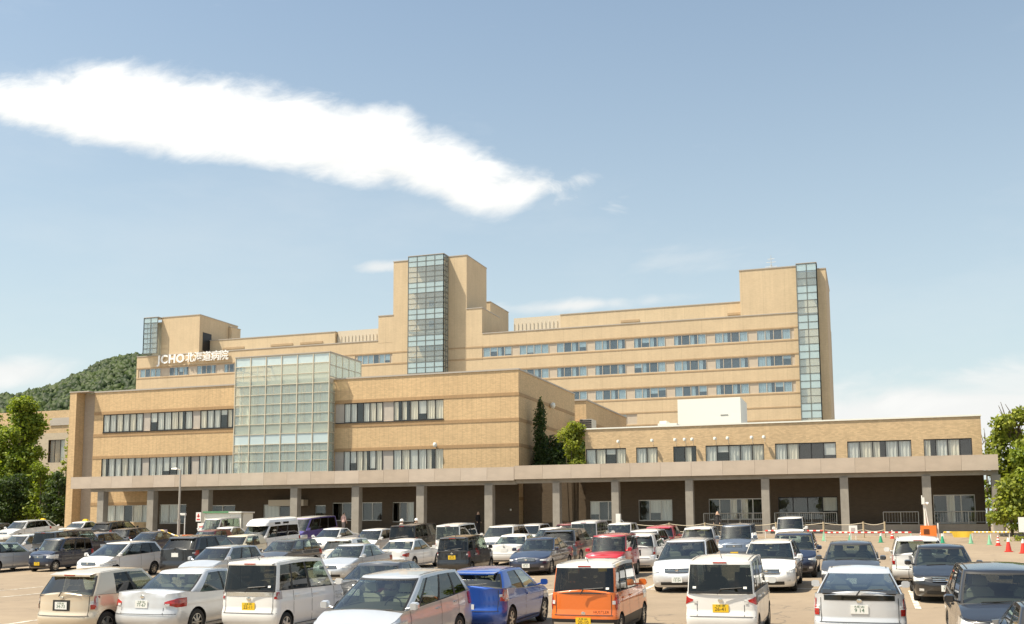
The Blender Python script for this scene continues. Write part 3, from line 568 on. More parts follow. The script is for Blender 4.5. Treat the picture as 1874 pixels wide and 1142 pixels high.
PT = {'white': paint('white', (.78, .77, .74)), 'pearl': paint('pearl', (.74, .71, .66)), 'silver': paint('silver', (.56, .58, .60), .45, .32), 'palesilver': paint('palesilver', (.66, .67, .68), .35, .32), 'grey': paint('grey', (.20, .20, .205), .5), 'darkgrey': paint('darkgrey', (.085, .087, .092), .5),
      'black': paint('black', (.012, .012, .014)), 'navy': paint('navy', (.018, .026, .055), .2), 'blue': paint('blue', (.022, .090, .40), .35), 'orange': paint('orange', (.74, .165, .022)), 'red': paint('red', (.50, .022, .035), .2), 'maroon': paint('maroon', (.14, .018, .02), .3), 'beige': paint('beige', (.66, .56, .42), .25), 'purple': paint('purple', (.13, .095, .32), .35), 'cream': paint('cream', (.72, .64, .47)), 'slate': paint('slate', (.13, .16, .21), .4), 'bluegrey': paint('bluegrey', (.34, .37, .42), .45)}
YF = [0, .2, .4, .55, .68, .78, .86, .92, .965, .99, 1.0]
def interp(pts, s):
    if s <= pts[0][0]: return pts[0][1]
    for (a, u), (b_, v) in zip(pts, pts[1:]):
        if s <= b_:
            k = (s-a)/(b_-a); return u+(v-u)*(k*k*(3-2*k)*.5+k*.5)
    return pts[-1][1]
def ring(sf, sr, w, L, Df, nf, Dr, nr, side):
    """half outline front centre -> rear centre as (y half width, s)"""
    out = []
    for y in YF: out.append((y*w, sf+Df*(1-(1-min(y, .9999)**nf)**(1/nf)) if y < 1 else sf+Df))
    a, c = sf+Df, L-sr-Dr
    for k in side: out.append((w, a+(c-a)*k))
    for y in reversed(YF): out.append((y*w, L-sr-(Dr*(1-(1-min(y, .9999)**nr)**(1/nr)) if y < 1 else Dr)))
    return out
def full(half):            # closed ring, left side mirrored; x = width, y = s
    r = [(x, s) for x, s in half]; l = [(-x, s) for x, s in half[1:-1]][::-1]
    return r+l
class Car: pass
TYPES = {
 'hatch':   dict(L=3.65, W=1.665, H=1.535, top=[(0, .60), (.12, .72), (.75, .93), (1.9, .96), (3.65, 1.02)], a0=.62, a1=1.45, b1=3.25, b0=3.57, w1=.77, rf=.45, nf=2.6, rr=.34, nr=2.8, hl=(.60, .78), tl=(.68, 1.0), tlm='PINK', srt=.03, g=[(.03, .40, 0), (.45, .73, 1)], wz=.55, wr=3.05, spoil=.10, dp=.04),
 'sedan':   dict(L=4.56, W=1.70, H=1.475, top=[(0, .62), (.15, .72), (1.15, .93), (3.3, .97), (4.1, 1.03), (4.56, 1.0)], a0=1.0, a1=1.9, b1=3.15, b0=3.95, w1=.72, rf=.5, nf=2.6, rr=.34, nr=3.0, hl=(.58, .74), tl=(.70, .90), srt=.06, g=[(.04, .45, 0), (.49, .90, 0)], wz=.88, wr=3.6, spoil=0, tk=2, pz=.77),
 'oldsedan':dict(L=4.70, W=1.76, H=1.42, top=[(0, .60), (.12, .70), (1.3, .88), (3.4, .92), (4.2, .97), (4.70, .94)], a0=1.2, a1=2.05, b1=3.2, b0=3.95, w1=.72, rf=.4, nf=3.0, rr=.3, nr=3.5, hl=(.54, .68), tl=(.66, .84), srt=.04, g=[(.04, .46, 0), (.50, .93, 0)], wz=.9, wr=3.65, spoil=0, tk=3, pz=.74),
 'kei':     dict(L=3.395, W=1.475, H=1.66, top=[(0, .72), (.10, .86), (.55, 1.0), (3.395, 1.05)], a0=.48, a1=1.0, b1=3.18, b0=3.35, w1=.86, rf=.35, nf=3.0, rr=.22, nr=3.6, hl=(.66, .86), tl=(.78, 1.02), srt=.02, g=[(.03, .40, 0), (.45, .72, 1), (.76, .96, 1)], wz=.48, wr=2.9, spoil=.08, kei=1),
 'keitall': dict(L=3.395, W=1.475, H=1.745, top=[(0, .74), (.08, .88), (.42, 1.0), (3.395, 1.05)], a0=.30, a1=1.0, b1=3.26, b0=3.37, w1=.875, rf=.32, nf=3.2, rr=.16, nr=4.5, hl=(.66, .86), tl=(.80, .96), srt=.01, g=[(.03, .42, 0), (.46, .74, 1), (.77, .97, 1)], wz=.45, wr=2.92, spoil=0, kei=1, tk=3, pz=.72),
 'keibox':  dict(L=3.395, W=1.475, H=1.665, top=[(0, .76), (.06, .92), (.7, 1.0), (3.395, 1.03)], a0=.72, a1=1.12, b1=3.2, b0=3.36, w1=.88, rf=.28, nf=4.0, rr=.2, nr=5.0, hl=(.68, .88), tl=(.66, .98), srt=.0, g=[(.03, .45, 0), (.49, .76, 1), (.80, .96, 1)], wz=.48, wr=2.92, spoil=0, kei=1, tk=6, clad=1, pz=.42, two=1),
 'minivan': dict(L=4.57, W=1.72, H=1.60, top=[(0, .62), (.15, .76), (.85, .98), (2.2, 1.02), (4.57, 1.10)], a0=.68, a1=1.85, b1=4.05, b0=4.47, w1=.75, rf=.5, nf=2.6, rr=.34, nr=3.0, hl=(.62, .82), tl=(.80, 1.06), srt=.04, g=[(.05, .14, 0), (.17, .46, 0), (.49, .74, 1), (.77, .96, 1)], wz=.84, wr=3.58, spoil=.10, pz=.82),
 'van':     dict(L=4.69, W=1.72, H=1.85, top=[(0, .76), (.10, .94), (.65, 1.10), (4.69, 1.14)], a0=.5, a1=1.3, b1=4.5, b0=4.64, w1=.86, rf=.38, nf=3.0, rr=.22, nr=4.0, hl=(.68, .90), tl=(.85, 1.12), srt=.02, g=[(.02, .09, 0), (.11, .37, 0), (.40, .67, 1), (.70, .97, 1)], wz=.80, wr=3.65, spoil=.06, pz=.88),
 'keivan':  dict(L=3.395, W=1.475, H=1.88, top=[(0, .82), (.06, .96), (.25, 1.08), (3.395, 1.10)], a0=.14, a1=.72, b1=3.28, b0=3.38, w1=.90, rf=.25, nf=3.6, rr=.14, nr=5, hl=(.66, .86), tl=(.70, .90), srt=.01, g=[(.03, .30, 0), (.34, .64, 0), (.68, .97, 0)], wz=.55, wr=2.95, spoil=0, kei=1, tk=7, pz=.62),
 'camper':  dict(L=4.69, W=1.70, H=1.92, top=[(0, .84), (.06, 1.0), (.35, 1.14), (4.84, 1.18)], a0=.2, a1=.95, b1=4.55, b0=4.65, w1=.88, rf=.3, nf=3.6, rr=.14, nr=5, hl=(.72, .92), tl=(.8, 1.1), srt=.01, g=[(.03, .27, 0), (.31, .60, 1), (.64, .97, 1)], wz=.95, wr=3.6, spoil=0, high=.42),
 'suv':     dict(L=4.6, W=1.82, H=1.68, top=[(0, .72), (.14, .90), (1.05, 1.07), (4.6, 1.14)], a0=.98, a1=1.75, b1=4.05, b0=4.48, w1=.76, rf=.42, nf=2.8, rr=.34, nr=3.0, hl=(.74, .92), tl=(.90, 1.10), srt=.03, g=[(.04, .40, 0), (.44, .72, 1), (.75, .95, 1)], wz=.9, wr=3.55, spoil=.10, pz=.92, wrad=.35),
 'wagon':   dict(L=4.42, W=1.695, H=1.50, top=[(0, .60), (.15, .72), (1.05, .94), (4.42, 1.0)], a0=.95, a1=1.8, b1=3.95, b0=4.32, w1=.75, rf=.5, nf=2.6, rr=.32, nr=3.2, hl=(.58, .76), tl=(.74, .96), srt=.03, g=[(.04, .38, 0), (.42, .68, 0), (.72, .96, 1)], wz=.84, wr=3.5, spoil=.05, pz=.80),
 'aqua':    dict(L=4.0, W=1.695, H=1.455, top=[(0, .58), (.14, .70), (.85, .92), (2.0, .95), (4.0, 1.06)], a0=.72, a1=1.7, b1=3.45, b0=3.88, w1=.70, rf=.5, nf=2.4, rr=.36, nr=2.8, hl=(.60, .80), tl=(.76, 1.02), srt=.02, g=[(.05, .42, 0), (.46, .80, 1)], wz=.72, wr=3.27, spoil=.16, pz=.62, tlm='PINK', dp=.03),
 'prius':   dict(L=4.46, W=1.745, H=1.49, top=[(0, .58), (.16, .70), (.95, .92), (2.4, .96), (3.9, 1.06), (4.46, 1.10)], a0=.78, a1=1.85, b1=2.75, b0=4.38, w1=.70, rf=.5, nf=2.4, rr=.26, nr=3.2, hl=(.62, .80), tl=(.66, 1.02), srt=.02, g=[(.05, .42, 0), (.46, .80, 0)], wz=.86, wr=3.56, spoil=0, pz=.80, tlm='PINK', split=1),
}
TYPES['keislide'] = dict(TYPES['keitall'], tk=6, tl=(.86, 1.03), tlm='PINK', garn=1, spoil=.06, pz=.70, H=1.735)
def boolean_cut(me, cut):
    o = bpy.data.objects.new('h', me); c = bpy.data.objects.new('c', cut); COL.objects.link(o); COL.objects.link(c)
    md = o.modifiers.new('b', 'BOOLEAN'); md.object = c; md.operation = 'DIFFERENCE'; md.solver = 'EXACT'; md.material_mode = 'INDEX'
    bpy.context.view_layer.update(); r = bpy.data.meshes.new_from_object(o.evaluated_get(bpy.context.evaluated_depsgraph_get()))
    bpy.data.objects.remove(o); bpy.data.objects.remove(c); return r
WHEELS = {}
def wheel_meshes(rad, style):
    k = (rad, style)
    if k in WHEELS: return WHEELS[k]
    t = MB(); w = .19; n = 28; pr = [(.66, -.5), (.93, -.5), (1.0, -.36), (1.0, .36), (.93, .5), (.66, .5), (.62, .3)]
    rings = [[(y*w, rad*r*math.cos(2*math.pi*i/n), rad*r*math.sin(2*math.pi*i/n)) for i in range(n)] for r, y in pr]
    for a, b_ in zip(rings, rings[1:]):
        for i in range(n):
            j = (i+1) % n; t.poly([a[i], a[j], b_[j], b_[i]])
    rm = MB(); R_ = rad*.67
    def disc(x, r0, r1, m, nn=28):
        for i in range(nn):
            a0, a1_ = 2*math.pi*i/nn, 2*math.pi*(i+1)/nn
            rm.poly([(x, r0*math.cos(a0), r0*math.sin(a0)), (x, r1*math.cos(a0), r1*math.sin(a0)), (x, r1*math.cos(a1_), r1*math.sin(a1_)), (x, r0*math.cos(a1_), r0*math.sin(a1_))], m)
    disc(w*.30, 0.001, R_, 1); disc(w*.47, R_*.90, R_*1.02, 0); disc(w*.50, .001, R_*.22, 0)
    ns = (8, 5, 7)[style]
    for k_ in range(ns):
        a = 2*math.pi*k_/ns; c, s = math.cos(a), math.sin(a); h0, h1 = R_*(.10, .16, .09)[style], R_*(.07, .20, .12)[style]
        def P(x, r, h): return (x, r*c-h*s, r*s+h*c)
        q = [P(w*.49, R_*.2, -h0), P(w*.44, R_*.92, -h1), P(w*.44, R_*.92, h1), P(w*.49, R_*.2, h0)]; rm.poly(q, 0)
        rm.poly([q[0], q[1], P(w*.3, R_*.92, -h1), P(w*.3, R_*.2, -h0)], 0); rm.poly([q[3], q[2], P(w*.3, R_*.92, h1), P(w*.3, R_*.2, h0)], 0)
    WHEELS[k] = (t.mesh('tyre', TYRE, True, 35), rm.mesh('rim', [RIM, BLACK])); return WHEELS[k]
def seat_mesh(m):
    s = MB()
    def sl(z0, z1, w0, w1, y0, y1, d): s.v += []; b = len(s.v); s.v += [(-w0, y0-d, z0), (w0, y0-d, z0), (w0, y0+d, z0), (-w0, y0+d, z0), (-w1, y1-d*.8, z1), (w1, y1-d*.8, z1), (w1, y1+d*.8, z1), (-w1, y1+d*.8, z1)]; [(s.f.append(tuple(b+i for i in q)), s.m.append(0)) for q in ((3, 2, 1, 0), (4, 5, 6, 7), (0, 1, 5, 4), (1, 2, 6, 5), (2, 3, 7, 6), (3, 0, 4, 7))]
    sl(-.25, .14, .25, .23, 0, .05, .07); sl(.14, .22, .23, .15, .05, .06, .065); sl(.25, .42, .13, .11, .07, .09, .045); s.tube((-.05, .07, .2), (-.05, .07, .27), .012); s.tube((.05, .07, .2), (.05, .07, .27), .012)
    return s.mesh('seat', m)
SEATM = [seat_mesh(SEATG), seat_mesh(SEATB)]
def make_type(key):
    p = dict(TYPES[key]); L, W, H = p['L'], p['W'], p['H']; hw = W/2; c = Car(); c.p = p; c.parts = []
    topf = lambda s: interp(p['top'], s)
    zl = sorted({.18, .24, .36, .47, .56, .64, .70, .785, .83, p['hl'][0], p['hl'][1], p['tl'][0], p['tl'][1]})
    zl = [z for i, z in enumerate(zl) if z in (*p['hl'], *p['tl']) or (all(abs(z-u) > .022 for u in (*p['hl'], *p['tl'])))]
    nose = [(.18, .12), (.26, .03), (.40, 0), (.54, 0), (.70, .04), (1.0, .12)]; tail = [(.18, .14), (.26, .04), (.40, 0), (.55, 0), (.62, .045), (1.2, .045+p['srt'])]
    wid = [(.18, .93), (.28, .975), (.45, 1), (.60, .998), (.70, .990), (.785, 1.002), (.83, .992), (.92, .975), (1.15, .95)]
    side = [.012, .026, .045]+[.045+.91*i/16 for i in range(1, 16)]+[.955, .974, .988]
    rings = []
    for z in zl+[None]:
        zz = z if z is not None else (topf(L*.5))
        h = ring(interp(nose, zz), interp(tail, zz), hw*interp(wid, zz), L, p['rf'], p['nf'], p['rr'], p['nr'], side)
        rg = []
        for x, s in full(h):
            t = topf(s); zv = t if z is None else min(z, t-.012*(len(zl)-zl.index(z)))
            rg.append(Vector((x, s-L/2, zv)))
        rings.append(rg)
    n = len(rings[0]); nh = len(h); m = MB(); m.v = [tuple(v) for r in rings for v in r]
    for k in range(len(rings)-1):
        for i in range(n):
            j = (i+1) % n; m.f.append((k*n+i, k*n+j, (k+1)*n+j, (k+1)*n+i)); m.m.append(1 if (p.get('clad') and k < 3) else 0)
    last = len(rings)-1; topr = rings[-1]
    def inside(s): return p['a0']+.10 < s < p['b0']-.03
    for q in (.94, .80, .55, .28, 0.0):
        b0 = len(m.v); cr = .055
        for v in topr:
            s = v.y+L/2; e = min(1, max(0, (s)/.35)); m.v.append((v.x*q, v.y, v.z+cr*(1-q*q)*(.35+.65*e)))
        pb = last*n if q == .94 else b0-n
        for i in range(n):
            j = (i+1) % n; sm = (topr[i].y+topr[j].y)/2+L/2
            m.f.append((pb+i, pb+j, b0+j, b0+i)); m.m.append(2 if inside(sm) else 0)
    m.f.append(tuple(reversed(range(n)))); m.m.append(1)
    rad = p.get('wrad', .275 if p.get('kei') else .305); c.rad = rad
    ws = [(p['wz']+.02), p['wr']] if True else 0
    ct = MB()
    for s in ws:
        for sg_ in (-1, 1): ct.tube((sg_*(hw-.24), s-L/2, rad+.01), (sg_*(hw+.2), s-L/2, rad+.01), rad+.045, n=28, m=1)
    hull0 = m.mesh('hull', [BLACK, BLACK, INTR]); bmh = bmesh.new(); bmh.from_mesh(hull0); bmesh.ops.remove_doubles(bmh, verts=bmh.verts, dist=1e-5); bmesh.ops.dissolve_degenerate(bmh, edges=bmh.edges, dist=1e-6); bmesh.ops.recalc_face_normals(bmh, faces=bmh.faces); bmh.to_mesh(hull0); bmh.free(); hull = boolean_cut(hull0, ct.mesh('cut', [BLACK, BLACK]))
    hm = MB(); hm.v = [tuple(v.co) for v in hull.vertices]; hm.f = [tuple(q.vertices) for q in hull.polygons]; hm.m = [q.material_index for q in hull.polygons]
    # --- greenhouse
    ts = [0, .07, .30, .60, .90, .955, 1.0]; zrf = H-.055; gr = []
    sidef = sorted({0.0, 1.0, *[v for g_ in p['g'] for v in g_[:2]]}); sidef = sidef[1:-1]
    for t in ts:
        e = t**1.15; sf = p['a0']+(p['a1']-p['a0'])*t; sr = L-(p['b0']+(p['b1']-p['b0'])*(t if key != 'prius' else t**1.6)); w = hw*(.935+(p['w1']-.935)*(t**1.35))
        h = ring(sf, sr, w, L, .34*(1-.25*t), 2.3, .10+.12*(key in ('hatch', 'aqua', 'minivan', 'suv', 'wagon', 'prius', 'sedan')), 3.0, sidef); rg = []
        for x, s in full(h):
            zb = topf(s)-.03; arch = .035*math.sin(math.pi*min(1, max(0, (s-p['a1'])/(p['b1']-p['a1']))))-.02*max(0, (s-L*.6)/L)
            zz = zb+(zrf+arch-zb)*t; rg.append(Vector((x, s-L/2, zz)))
        gr.append(rg)
    ng = len(gr[0]); nF = len(YF); ns = len(sidef); half = 2*nF+ns
    def seg(i):            # which strip of the half outline, mirrored for the left side
        if i < half-1: return i, 1
        return ng-1-i, -1
    gm = MB(); gm.v = [tuple(v) for r in gr for v in r]; glass = {}
    wins = [(g_[0], g_[1], g_[2]) for g_ in p['g']]; bnd = [0.0]+sidef+[1.0]
    for k in range(len(ts)-1):
        for i in range(ng):
            j = (i+1) % ng; q, sd_ = seg(i); f = (k*ng+i, k*ng+j, (k+1)*ng+j, (k+1)*ng+i); lab = None; mi = 0; mid = 1 <= k <= 3
            if q < nF-1:
                if mid and YF[q+1] <= .925: lab = 'windshield'
                if YF[q+1] <= .97 and k <= 4: mi = 1
            elif q < nF-1+len(bnd)-1:
                a_, b_ = bnd[q-nF+1], bnd[q-nF+2]; mm = (a_+b_)/2
                for wi, (g0, g1, pv_) in enumerate(wins):
                    if g0-1e-6 <= a_ and b_ <= g1+1e-6 and mid: lab = 'side_window', wi, sd_, pv_
                if k == 0 and wins[0][0]-1e-6 <= a_ and b_ <= wins[-1][1]+1e-6: mi = 1
                if lab is None and mid and any(wins[u][1] <= a_+1e-6 and b_ <= wins[u+1][0]+1e-6 for u in range(len(wins)-1)): mi = 1
            else:
                y1_ = YF[half-2-q+1] if half-2-q+1 < nF else 1
                if mid and y1_ <= (.93 if not p.get('kei') else .97): lab = 'rear_window'
                elif y1_ <= .97 and k <= 3: mi = 1
            if lab: glass.setdefault(lab, []).append(f)
            else: gm.f.append(f); gm.m.append(mi)
    roof0 = (len(ts)-1)*ng; cr = .05
    for q in (.90, .65, .35, 0.0):
        b0 = len(gm.v)
        for v in gr[-1]:
            s0, s1 = p['a1'], p['b1']; u = (v.y+L/2-s0)/(s1-s0); cy_ = (s0+s1)/2-L/2
            gm.v.append((v.x*q, v.y+(cy_-v.y)*(1-q)*.06, v.z+cr*(1-q*q)*min(1, .45+1.2*u*(1-u)*4*.4)))
        pb = roof0 if q == .90 else b0-ng
        for i in range(ng):
            j = (i+1) % ng; gm.f.append((pb+i, pb+j, b0+j, b0+i)); gm.m.append(3)
    for t_i in (4, 5): pass
    # merge hull + greenhouse into the body
    off = len(hm.v); body = MB(); body.v = hm.v+gm.v; body.f = hm.f+[tuple(off+i for i in f) for f in gm.f]; body.m = hm.m+[(0 if x == 0 else x) for x in gm.m]
    if p.get('two'):
        for idx in range(len(gm.f)):
            if gm.m[idx] == 0 and all(gm.v[i][2] > H-.20 for i in gm.f[idx]): body.m[len(hm.f)+idx] = 3
    c.body = body.mesh('body', [BLACK, BLACK, INTR, BLACK], True, 38)
    P = c.parts
    def add(name, mb, mats, smooth=False, angle=None, sub=None): P.append((name, mb.mesh(name, mats, smooth, angle), sub))
    for lab, fs in glass.items():
        g_ = MB(); used = {}
        for f in fs:
            ff = []
            for i in f:
                if i not in used:
                    used[i] = len(g_.v); v = gm.v[i]; g_.v.append((v[0]*.992, v[1]*(.9965 if lab in ('windshield', 'rear_window') else 1), v[2]-.002))
                ff.append(used[i])
            g_.f.append(tuple(ff)); g_.m.append(0)
        priv = (lab[3] == 1) if isinstance(lab, tuple) else (lab == 'rear_window' and key in ('keitall', 'keislide', 'keibox', 'kei', 'van', 'camper', 'suv', 'minivan'))
        add(lab[0] if isinstance(lab, tuple) else lab, g_, PRIV if priv else CARGLASS, True)
    # roof ditches and bonnet shut lines run along the loft
    rg9 = gm.v[roof0+ng:roof0+2*ng]
    for sd_ in (1, -1):
        m = MB(); ids = list(range(nF-1, nF+ns+1)); ids = ids if sd_ > 0 else [ng-i for i in ids]
        for a_, b_ in zip(ids, ids[1:]):
            u, v = rg9[a_ % ng], rg9[b_ % ng]; m.poly([(u[0]-.010, u[1], u[2]+.004), (u[0]+.010, u[1], u[2]+.004), (v[0]+.010, v[1], v[2]+.004), (v[0]-.010, v[1], v[2]+.004)])
        add('roof_ditch', m, SEAM)
        m = MB(); c8 = [(v.x*.80, v.y, v.z+.055*(1-.64)*(.35+.65*min(1, max(0, (v.y+L/2)/.35)))+.004) for v in topr]; ids = [i for i in range(8, nh-8) if c8[i][1]+L/2 < p['a0']+.02]
        for a_, b_ in zip(ids, ids[1:]):
            u, v = c8[a_], c8[b_]; m.poly([(sd_*(u[0]-.006), u[1], u[2]), (sd_*(u[0]+.006), u[1], u[2]), (sd_*(v[0]+.006), v[1], v[2]), (sd_*(v[0]-.006), v[1], v[2])])
    # stickers low on the rear glass
    tt = .20; ys_ = p['b0']+(p['b1']-p['b0'])*tt-L/2+.004; zs_ = topf(p['b0'])-.03+(zrf-topf(p['b0']))*tt
    if p.get('kei') or key == 'prius':
        for xs_ in {'keitall': (.60, -.58), 'keislide': (-.60,), 'prius': (-.55,), 'keibox': (-.60,)}.get(key, ()):
            m = MB(); m.poly([(xs_*hw*1.2-.035, ys_+.006, zs_-.022), (xs_*hw*1.2+.035, ys_+.006, zs_-.022), (xs_*hw*1.2+.035, ys_-.006, zs_+.022), (xs_*hw*1.2-.035, ys_-.006, zs_+.022)]); add('sticker', m, PL_W)
    # --- lamps as raised patches of the hull
    def patch(name, z0, z1, qs, sd_, mt_, push=.008, back=0):
        qi = rings[0][min(qs) if back == 0 else max(qs)]
        xin = min(abs(rings[2][q % n].x) for q in qs); tap = lambda v: max(0, (1-(abs(v.x)-xin)/(hw-xin))) if abs(v.x) < hw*.93 else 0
        g_ = MB(); ks = [k for k in range(len(zl)) if zl[k] >= z0-1e-4 and (k+1 < len(rings)) and ((zl[k+1] if k+1 < len(zl) else 9) <= z1+1e-4 or (k+1 == len(zl) and zl[k] < z1))]
        for k in ks:
            for q in qs:
                i = q if sd_ > 0 else (n-q-1 if q+1 <= n else 0)
                a_, b_ = i % n, (i+1) % n
                quad = [rings[k][a_], rings[k][b_], rings[k+1][b_], rings[k+1][a_]]
                cen = sum(quad, Vector())/4; nn = Vector((cen.x/hw, 0, 0)); fy = -1 if cen.y < 0 else 1
                d = Vector((sd_*.45, fy*.9, .05))*push; zc = (z0+z1)/2; g_.poly([Vector((v.x, v.y, zc+(v.z-zc)*(1-.5*tap(v))))+d for v in quad])
        if g_.f:
            if g_.f: add(name, g_, mt_, True, 40)
    def fy(x, z): y = min(abs(x)/(hw*interp(wid, z)), .9999); return -L/2+interp(nose, z)+p['rf']*(1-(1-y**p['nf'])**(1/p['nf']))
    def ry(x, z): y = min(abs(x)/(hw*interp(wid, z)), .9999); return L/2-interp(tail, z)-p['rr']*(1-(1-y**p['nr'])**(1/p['nr']))
    def band(mb, xa, xb_, z0, z1, fn, out, m=0, n=10, zs=None):      # a strip lying on the curved nose or tail
        zz = [z0+(z1-z0)*k/3 for k in range(4)]
        for i in range(n):
            u, v = xa+(xb_-xa)*i/n, xa+(xb_-xa)*(i+1)/n
            for za, zb in zip(zz, zz[1:]): mb.poly([(u, fn(u, za)+out, za), (v, fn(v, za)+out, za), (v, fn(v, zb)+out, zb), (u, fn(u, zb)+out, zb)], m)
    hq = range(4, 14); rs = L/2; c.plates = []
    tq0 = nh-1
    tw = {2: 4, 3: 5, 5: 7, 6: 7, 7: 7}[p.get('tk', 5)]; tq = range(tq0-(13 if p.get('tk') == 2 or key in ('prius', 'wagon') else 9 if key == 'hatch' else 12), tq0-tw); tk = p.get('tk', 5)
    tlm = {'PINK': PINK}.get(p.get('tlm'), RED)
    for sd_ in (1, -1):
        patch('headlight', p['hl'][0], p['hl'][1], hq, sd_, CLEAR)
        patch('taillight', p['tl'][0], p['tl'][1], tq, sd_, tlm)
        zt0, zt1 = p['tl']; r_ = MB(); dzl = zt1-zt0
        if tk in (2, 3): band(r_, sd_*hw*(.70 if tk == 2 else .66), sd_*hw*(.82 if tk == 2 else .76), zt0+dzl*.15, zt0+dzl*(.42 if tk == 2 else .7), ry, .014, n=3)
        else: band(r_, sd_*hw*.86, sd_*hw*.945, zt0+dzl*.38, zt0+dzl*.62, ry, .016, n=3)
        add('reverse_lamp', r_, CLEAR)
        if p.get('tlm'):
            r_ = MB(); band(r_, sd_*hw*.875, sd_*hw*.975, zt0+dzl*.05, zt0+dzl*.40, ry, .018, n=3); band(r_, sd_*hw*.93, sd_*hw*.975, zt0+dzl*.45, zt0+dzl*.95, ry, .018, n=2); add('brake_lens', r_, RED)
    # grille, intake, plates, bumper strips
    zg = (p['hl'][0]+p['hl'][1])/2; f0 = fy(0, .4); fg = fy(0, zg)
    m = MB(); band(m, -hw*.46, hw*.46, zg-.07, zg+.055, fy, -.004, 1)
    for dz_ in (-.045, 0, .045): band(m, -hw*.44, hw*.44, zg+dz_-.010, zg+dz_+.002, fy, -.010, 0)
    add('grille', m, [CHROME, BLACK])
    m = MB(); band(m, -hw*.62, hw*.62, .25, .35, fy, -.005); add('air_intake', m, BLACK)
    for sd_ in (-1, 1): m = MB(); band(m, sd_*hw*.70, sd_*hw*.84, .33, .40, fy, -.007, n=3); add('fog_lamp', m, CLEAR)
    m = MB(); m.lathe([(.001, .02), (.055, .018), (.06, 0), (.05, -.01)], 14); me_ = m.mesh('emblem', CHROME)
    for v in me_.vertices: y_, z_ = v.co.y, v.co.z; v.co.y = fg-.012-z_; v.co.z = y_*.7+zg
    P.append(('emblem', me_, None))
    pz = p.get('pz', .78); yr_ = ry(.1, pz)+.012; c.plate_r = (yr_, pz); c.plate_f = (f0-.018, .42)
    m = MB(); m.lathe([(.001, .014), (.05, .012), (.055, 0), (.045, -.008)], 14); me_ = m.mesh('emblem', CHROME)
    for v in me_.vertices: y_, z_ = v.co.y, v.co.z; v.co.y = ry(0, min(.98, pz+.17))+.008+z_; v.co.z = y_*.7+min(.98, pz+.17)
    P.append(('emblem', me_, None))
    m = MB(); band(m, -hw*.97, hw*.97, .548, .560, ry, .002, n=16); add('bumper_gap', m, SEAM)
    m = MB(); band(m, -hw*.72, hw*.72, .20, .265, ry, .003, n=12); add('bumper_trim', m, BLACK)
    m = MB(); band(m, -.24, .24, pz-.115, pz+.125, ry, .002, n=4); add('plate_recess', m, SEAM if False else BLACK) if key in ('hatch',) else None
    if p.get('clad'):
        m = MB(); band(m, -hw*.90, hw*.90, .27, .40, ry, .012, n=14); add('skid_plate', m, RIM)
    if p.get('garn'):
        m = MB(); band(m, -hw*.82, hw*.82, .925, 1.005, ry, .006, n=12); add('garnish', m, CHROME)
    # tailgate seam on the surface
    m = MB(); zt = p['tl'][1] if tk in (5, 6, 7) else p['tl'][0]; xg = hw*(.83 if tk in (5, 6, 7) else .66)
    for sd_ in (-1, 1): m = MB(); band(m, sd_*xg-.006, sd_*xg+.006, .56, zt, ry, .003, n=1); add('tailgate_gap', m, SEAM)
    # door gaps and handles follow the body side
    dg = [p['a0']+.42, ] + [p['a0']+.34+(p['b0']-p['a0']-.34-.1)*((wins[u][1]+wins[u+1][0])/2) for u in range(len(wins)-1)]
    if key in ('minivan', 'van'): dg = dg[:1]+dg[2:]
    dg = dg[:3]
    for sd_ in (-1, 1):
        m = MB()
        for s in dg:
            zz = [.26, .36, .5, .65, .8, topf(s)-.02]
            for za, zb in zip(zz, zz[1:]):
                xa, xb_ = hw*interp(wid, za)+.0015, hw*interp(wid, zb)+.0015; m.poly([(sd_*xa, s-L/2-.007, za), (sd_*xa, s-L/2+.007, za), (sd_*xb_, s-L/2+.007, zb), (sd_*xb_, s-L/2-.007, zb)])
        m.box(sd_*hw*.985-.006, sd_*hw*.985+.006, dg[0]-L/2, p['wr']-L/2-.36, .255, .267); add('door_gap', m, SEAM)
        for s in dg[1:]:
            m = MB(); zh = topf(s)-.14; xo = hw*interp(wid, zh); m.box(*(sorted((sd_*(xo-.01), sd_*(xo+.028)))), s-L/2-.26, s-L/2-.06, zh-.016, zh+.016); P.append(('door_handle', m.mesh('door_handle', BLACK), 'paint'))
        # mirror
        s = p['a0']+(.34 if key not in ('keivan', 'camper') else .12); zm = topf(s)+.09; xm = hw*.97
        m = MB(); bmv = [(.02, .0), (.19, .012)]; y0 = s-L/2
        pts = []
        for (xo, inset) in ((0.03, .03), (.06, 0), (.17, .0), (.205, .03)):
            pts.append([(sd_*(xm+xo), y0-.05+inset, zm-.065+inset), (sd_*(xm+xo), y0+.05, zm-.07+inset), (sd_*(xm+xo), y0+.05, zm+.075-inset), (sd_*(xm+xo), y0-.05+inset, zm+.055-inset)])
        for a_, b_ in zip(pts, pts[1:]):
            for i in range(4): m.poly([a_[i], a_[(i+1) % 4], b_[(i+1) % 4], b_[i]])
        m.poly(pts[-1]); m.poly(pts[0]); m.tube((sd_*(xm-.06), y0, zm-.06), (sd_*(xm+.06), y0, zm-.03), .022, n=6); P.append(('mirror', m.mesh('mirror', BLACK, True, 50), 'paint'))
    # wipers
    m = MB(); s0 = p['a0']-L/2
    for x_ in (-.45, .1): m.tube((x_*hw*1.2, s0+.10, topf(p['a0'])+.065), (x_*hw*1.2+.5, s0+.16, topf(p['a0'])+.085), .011, n=5)
    add('wiper', m, BLACK)
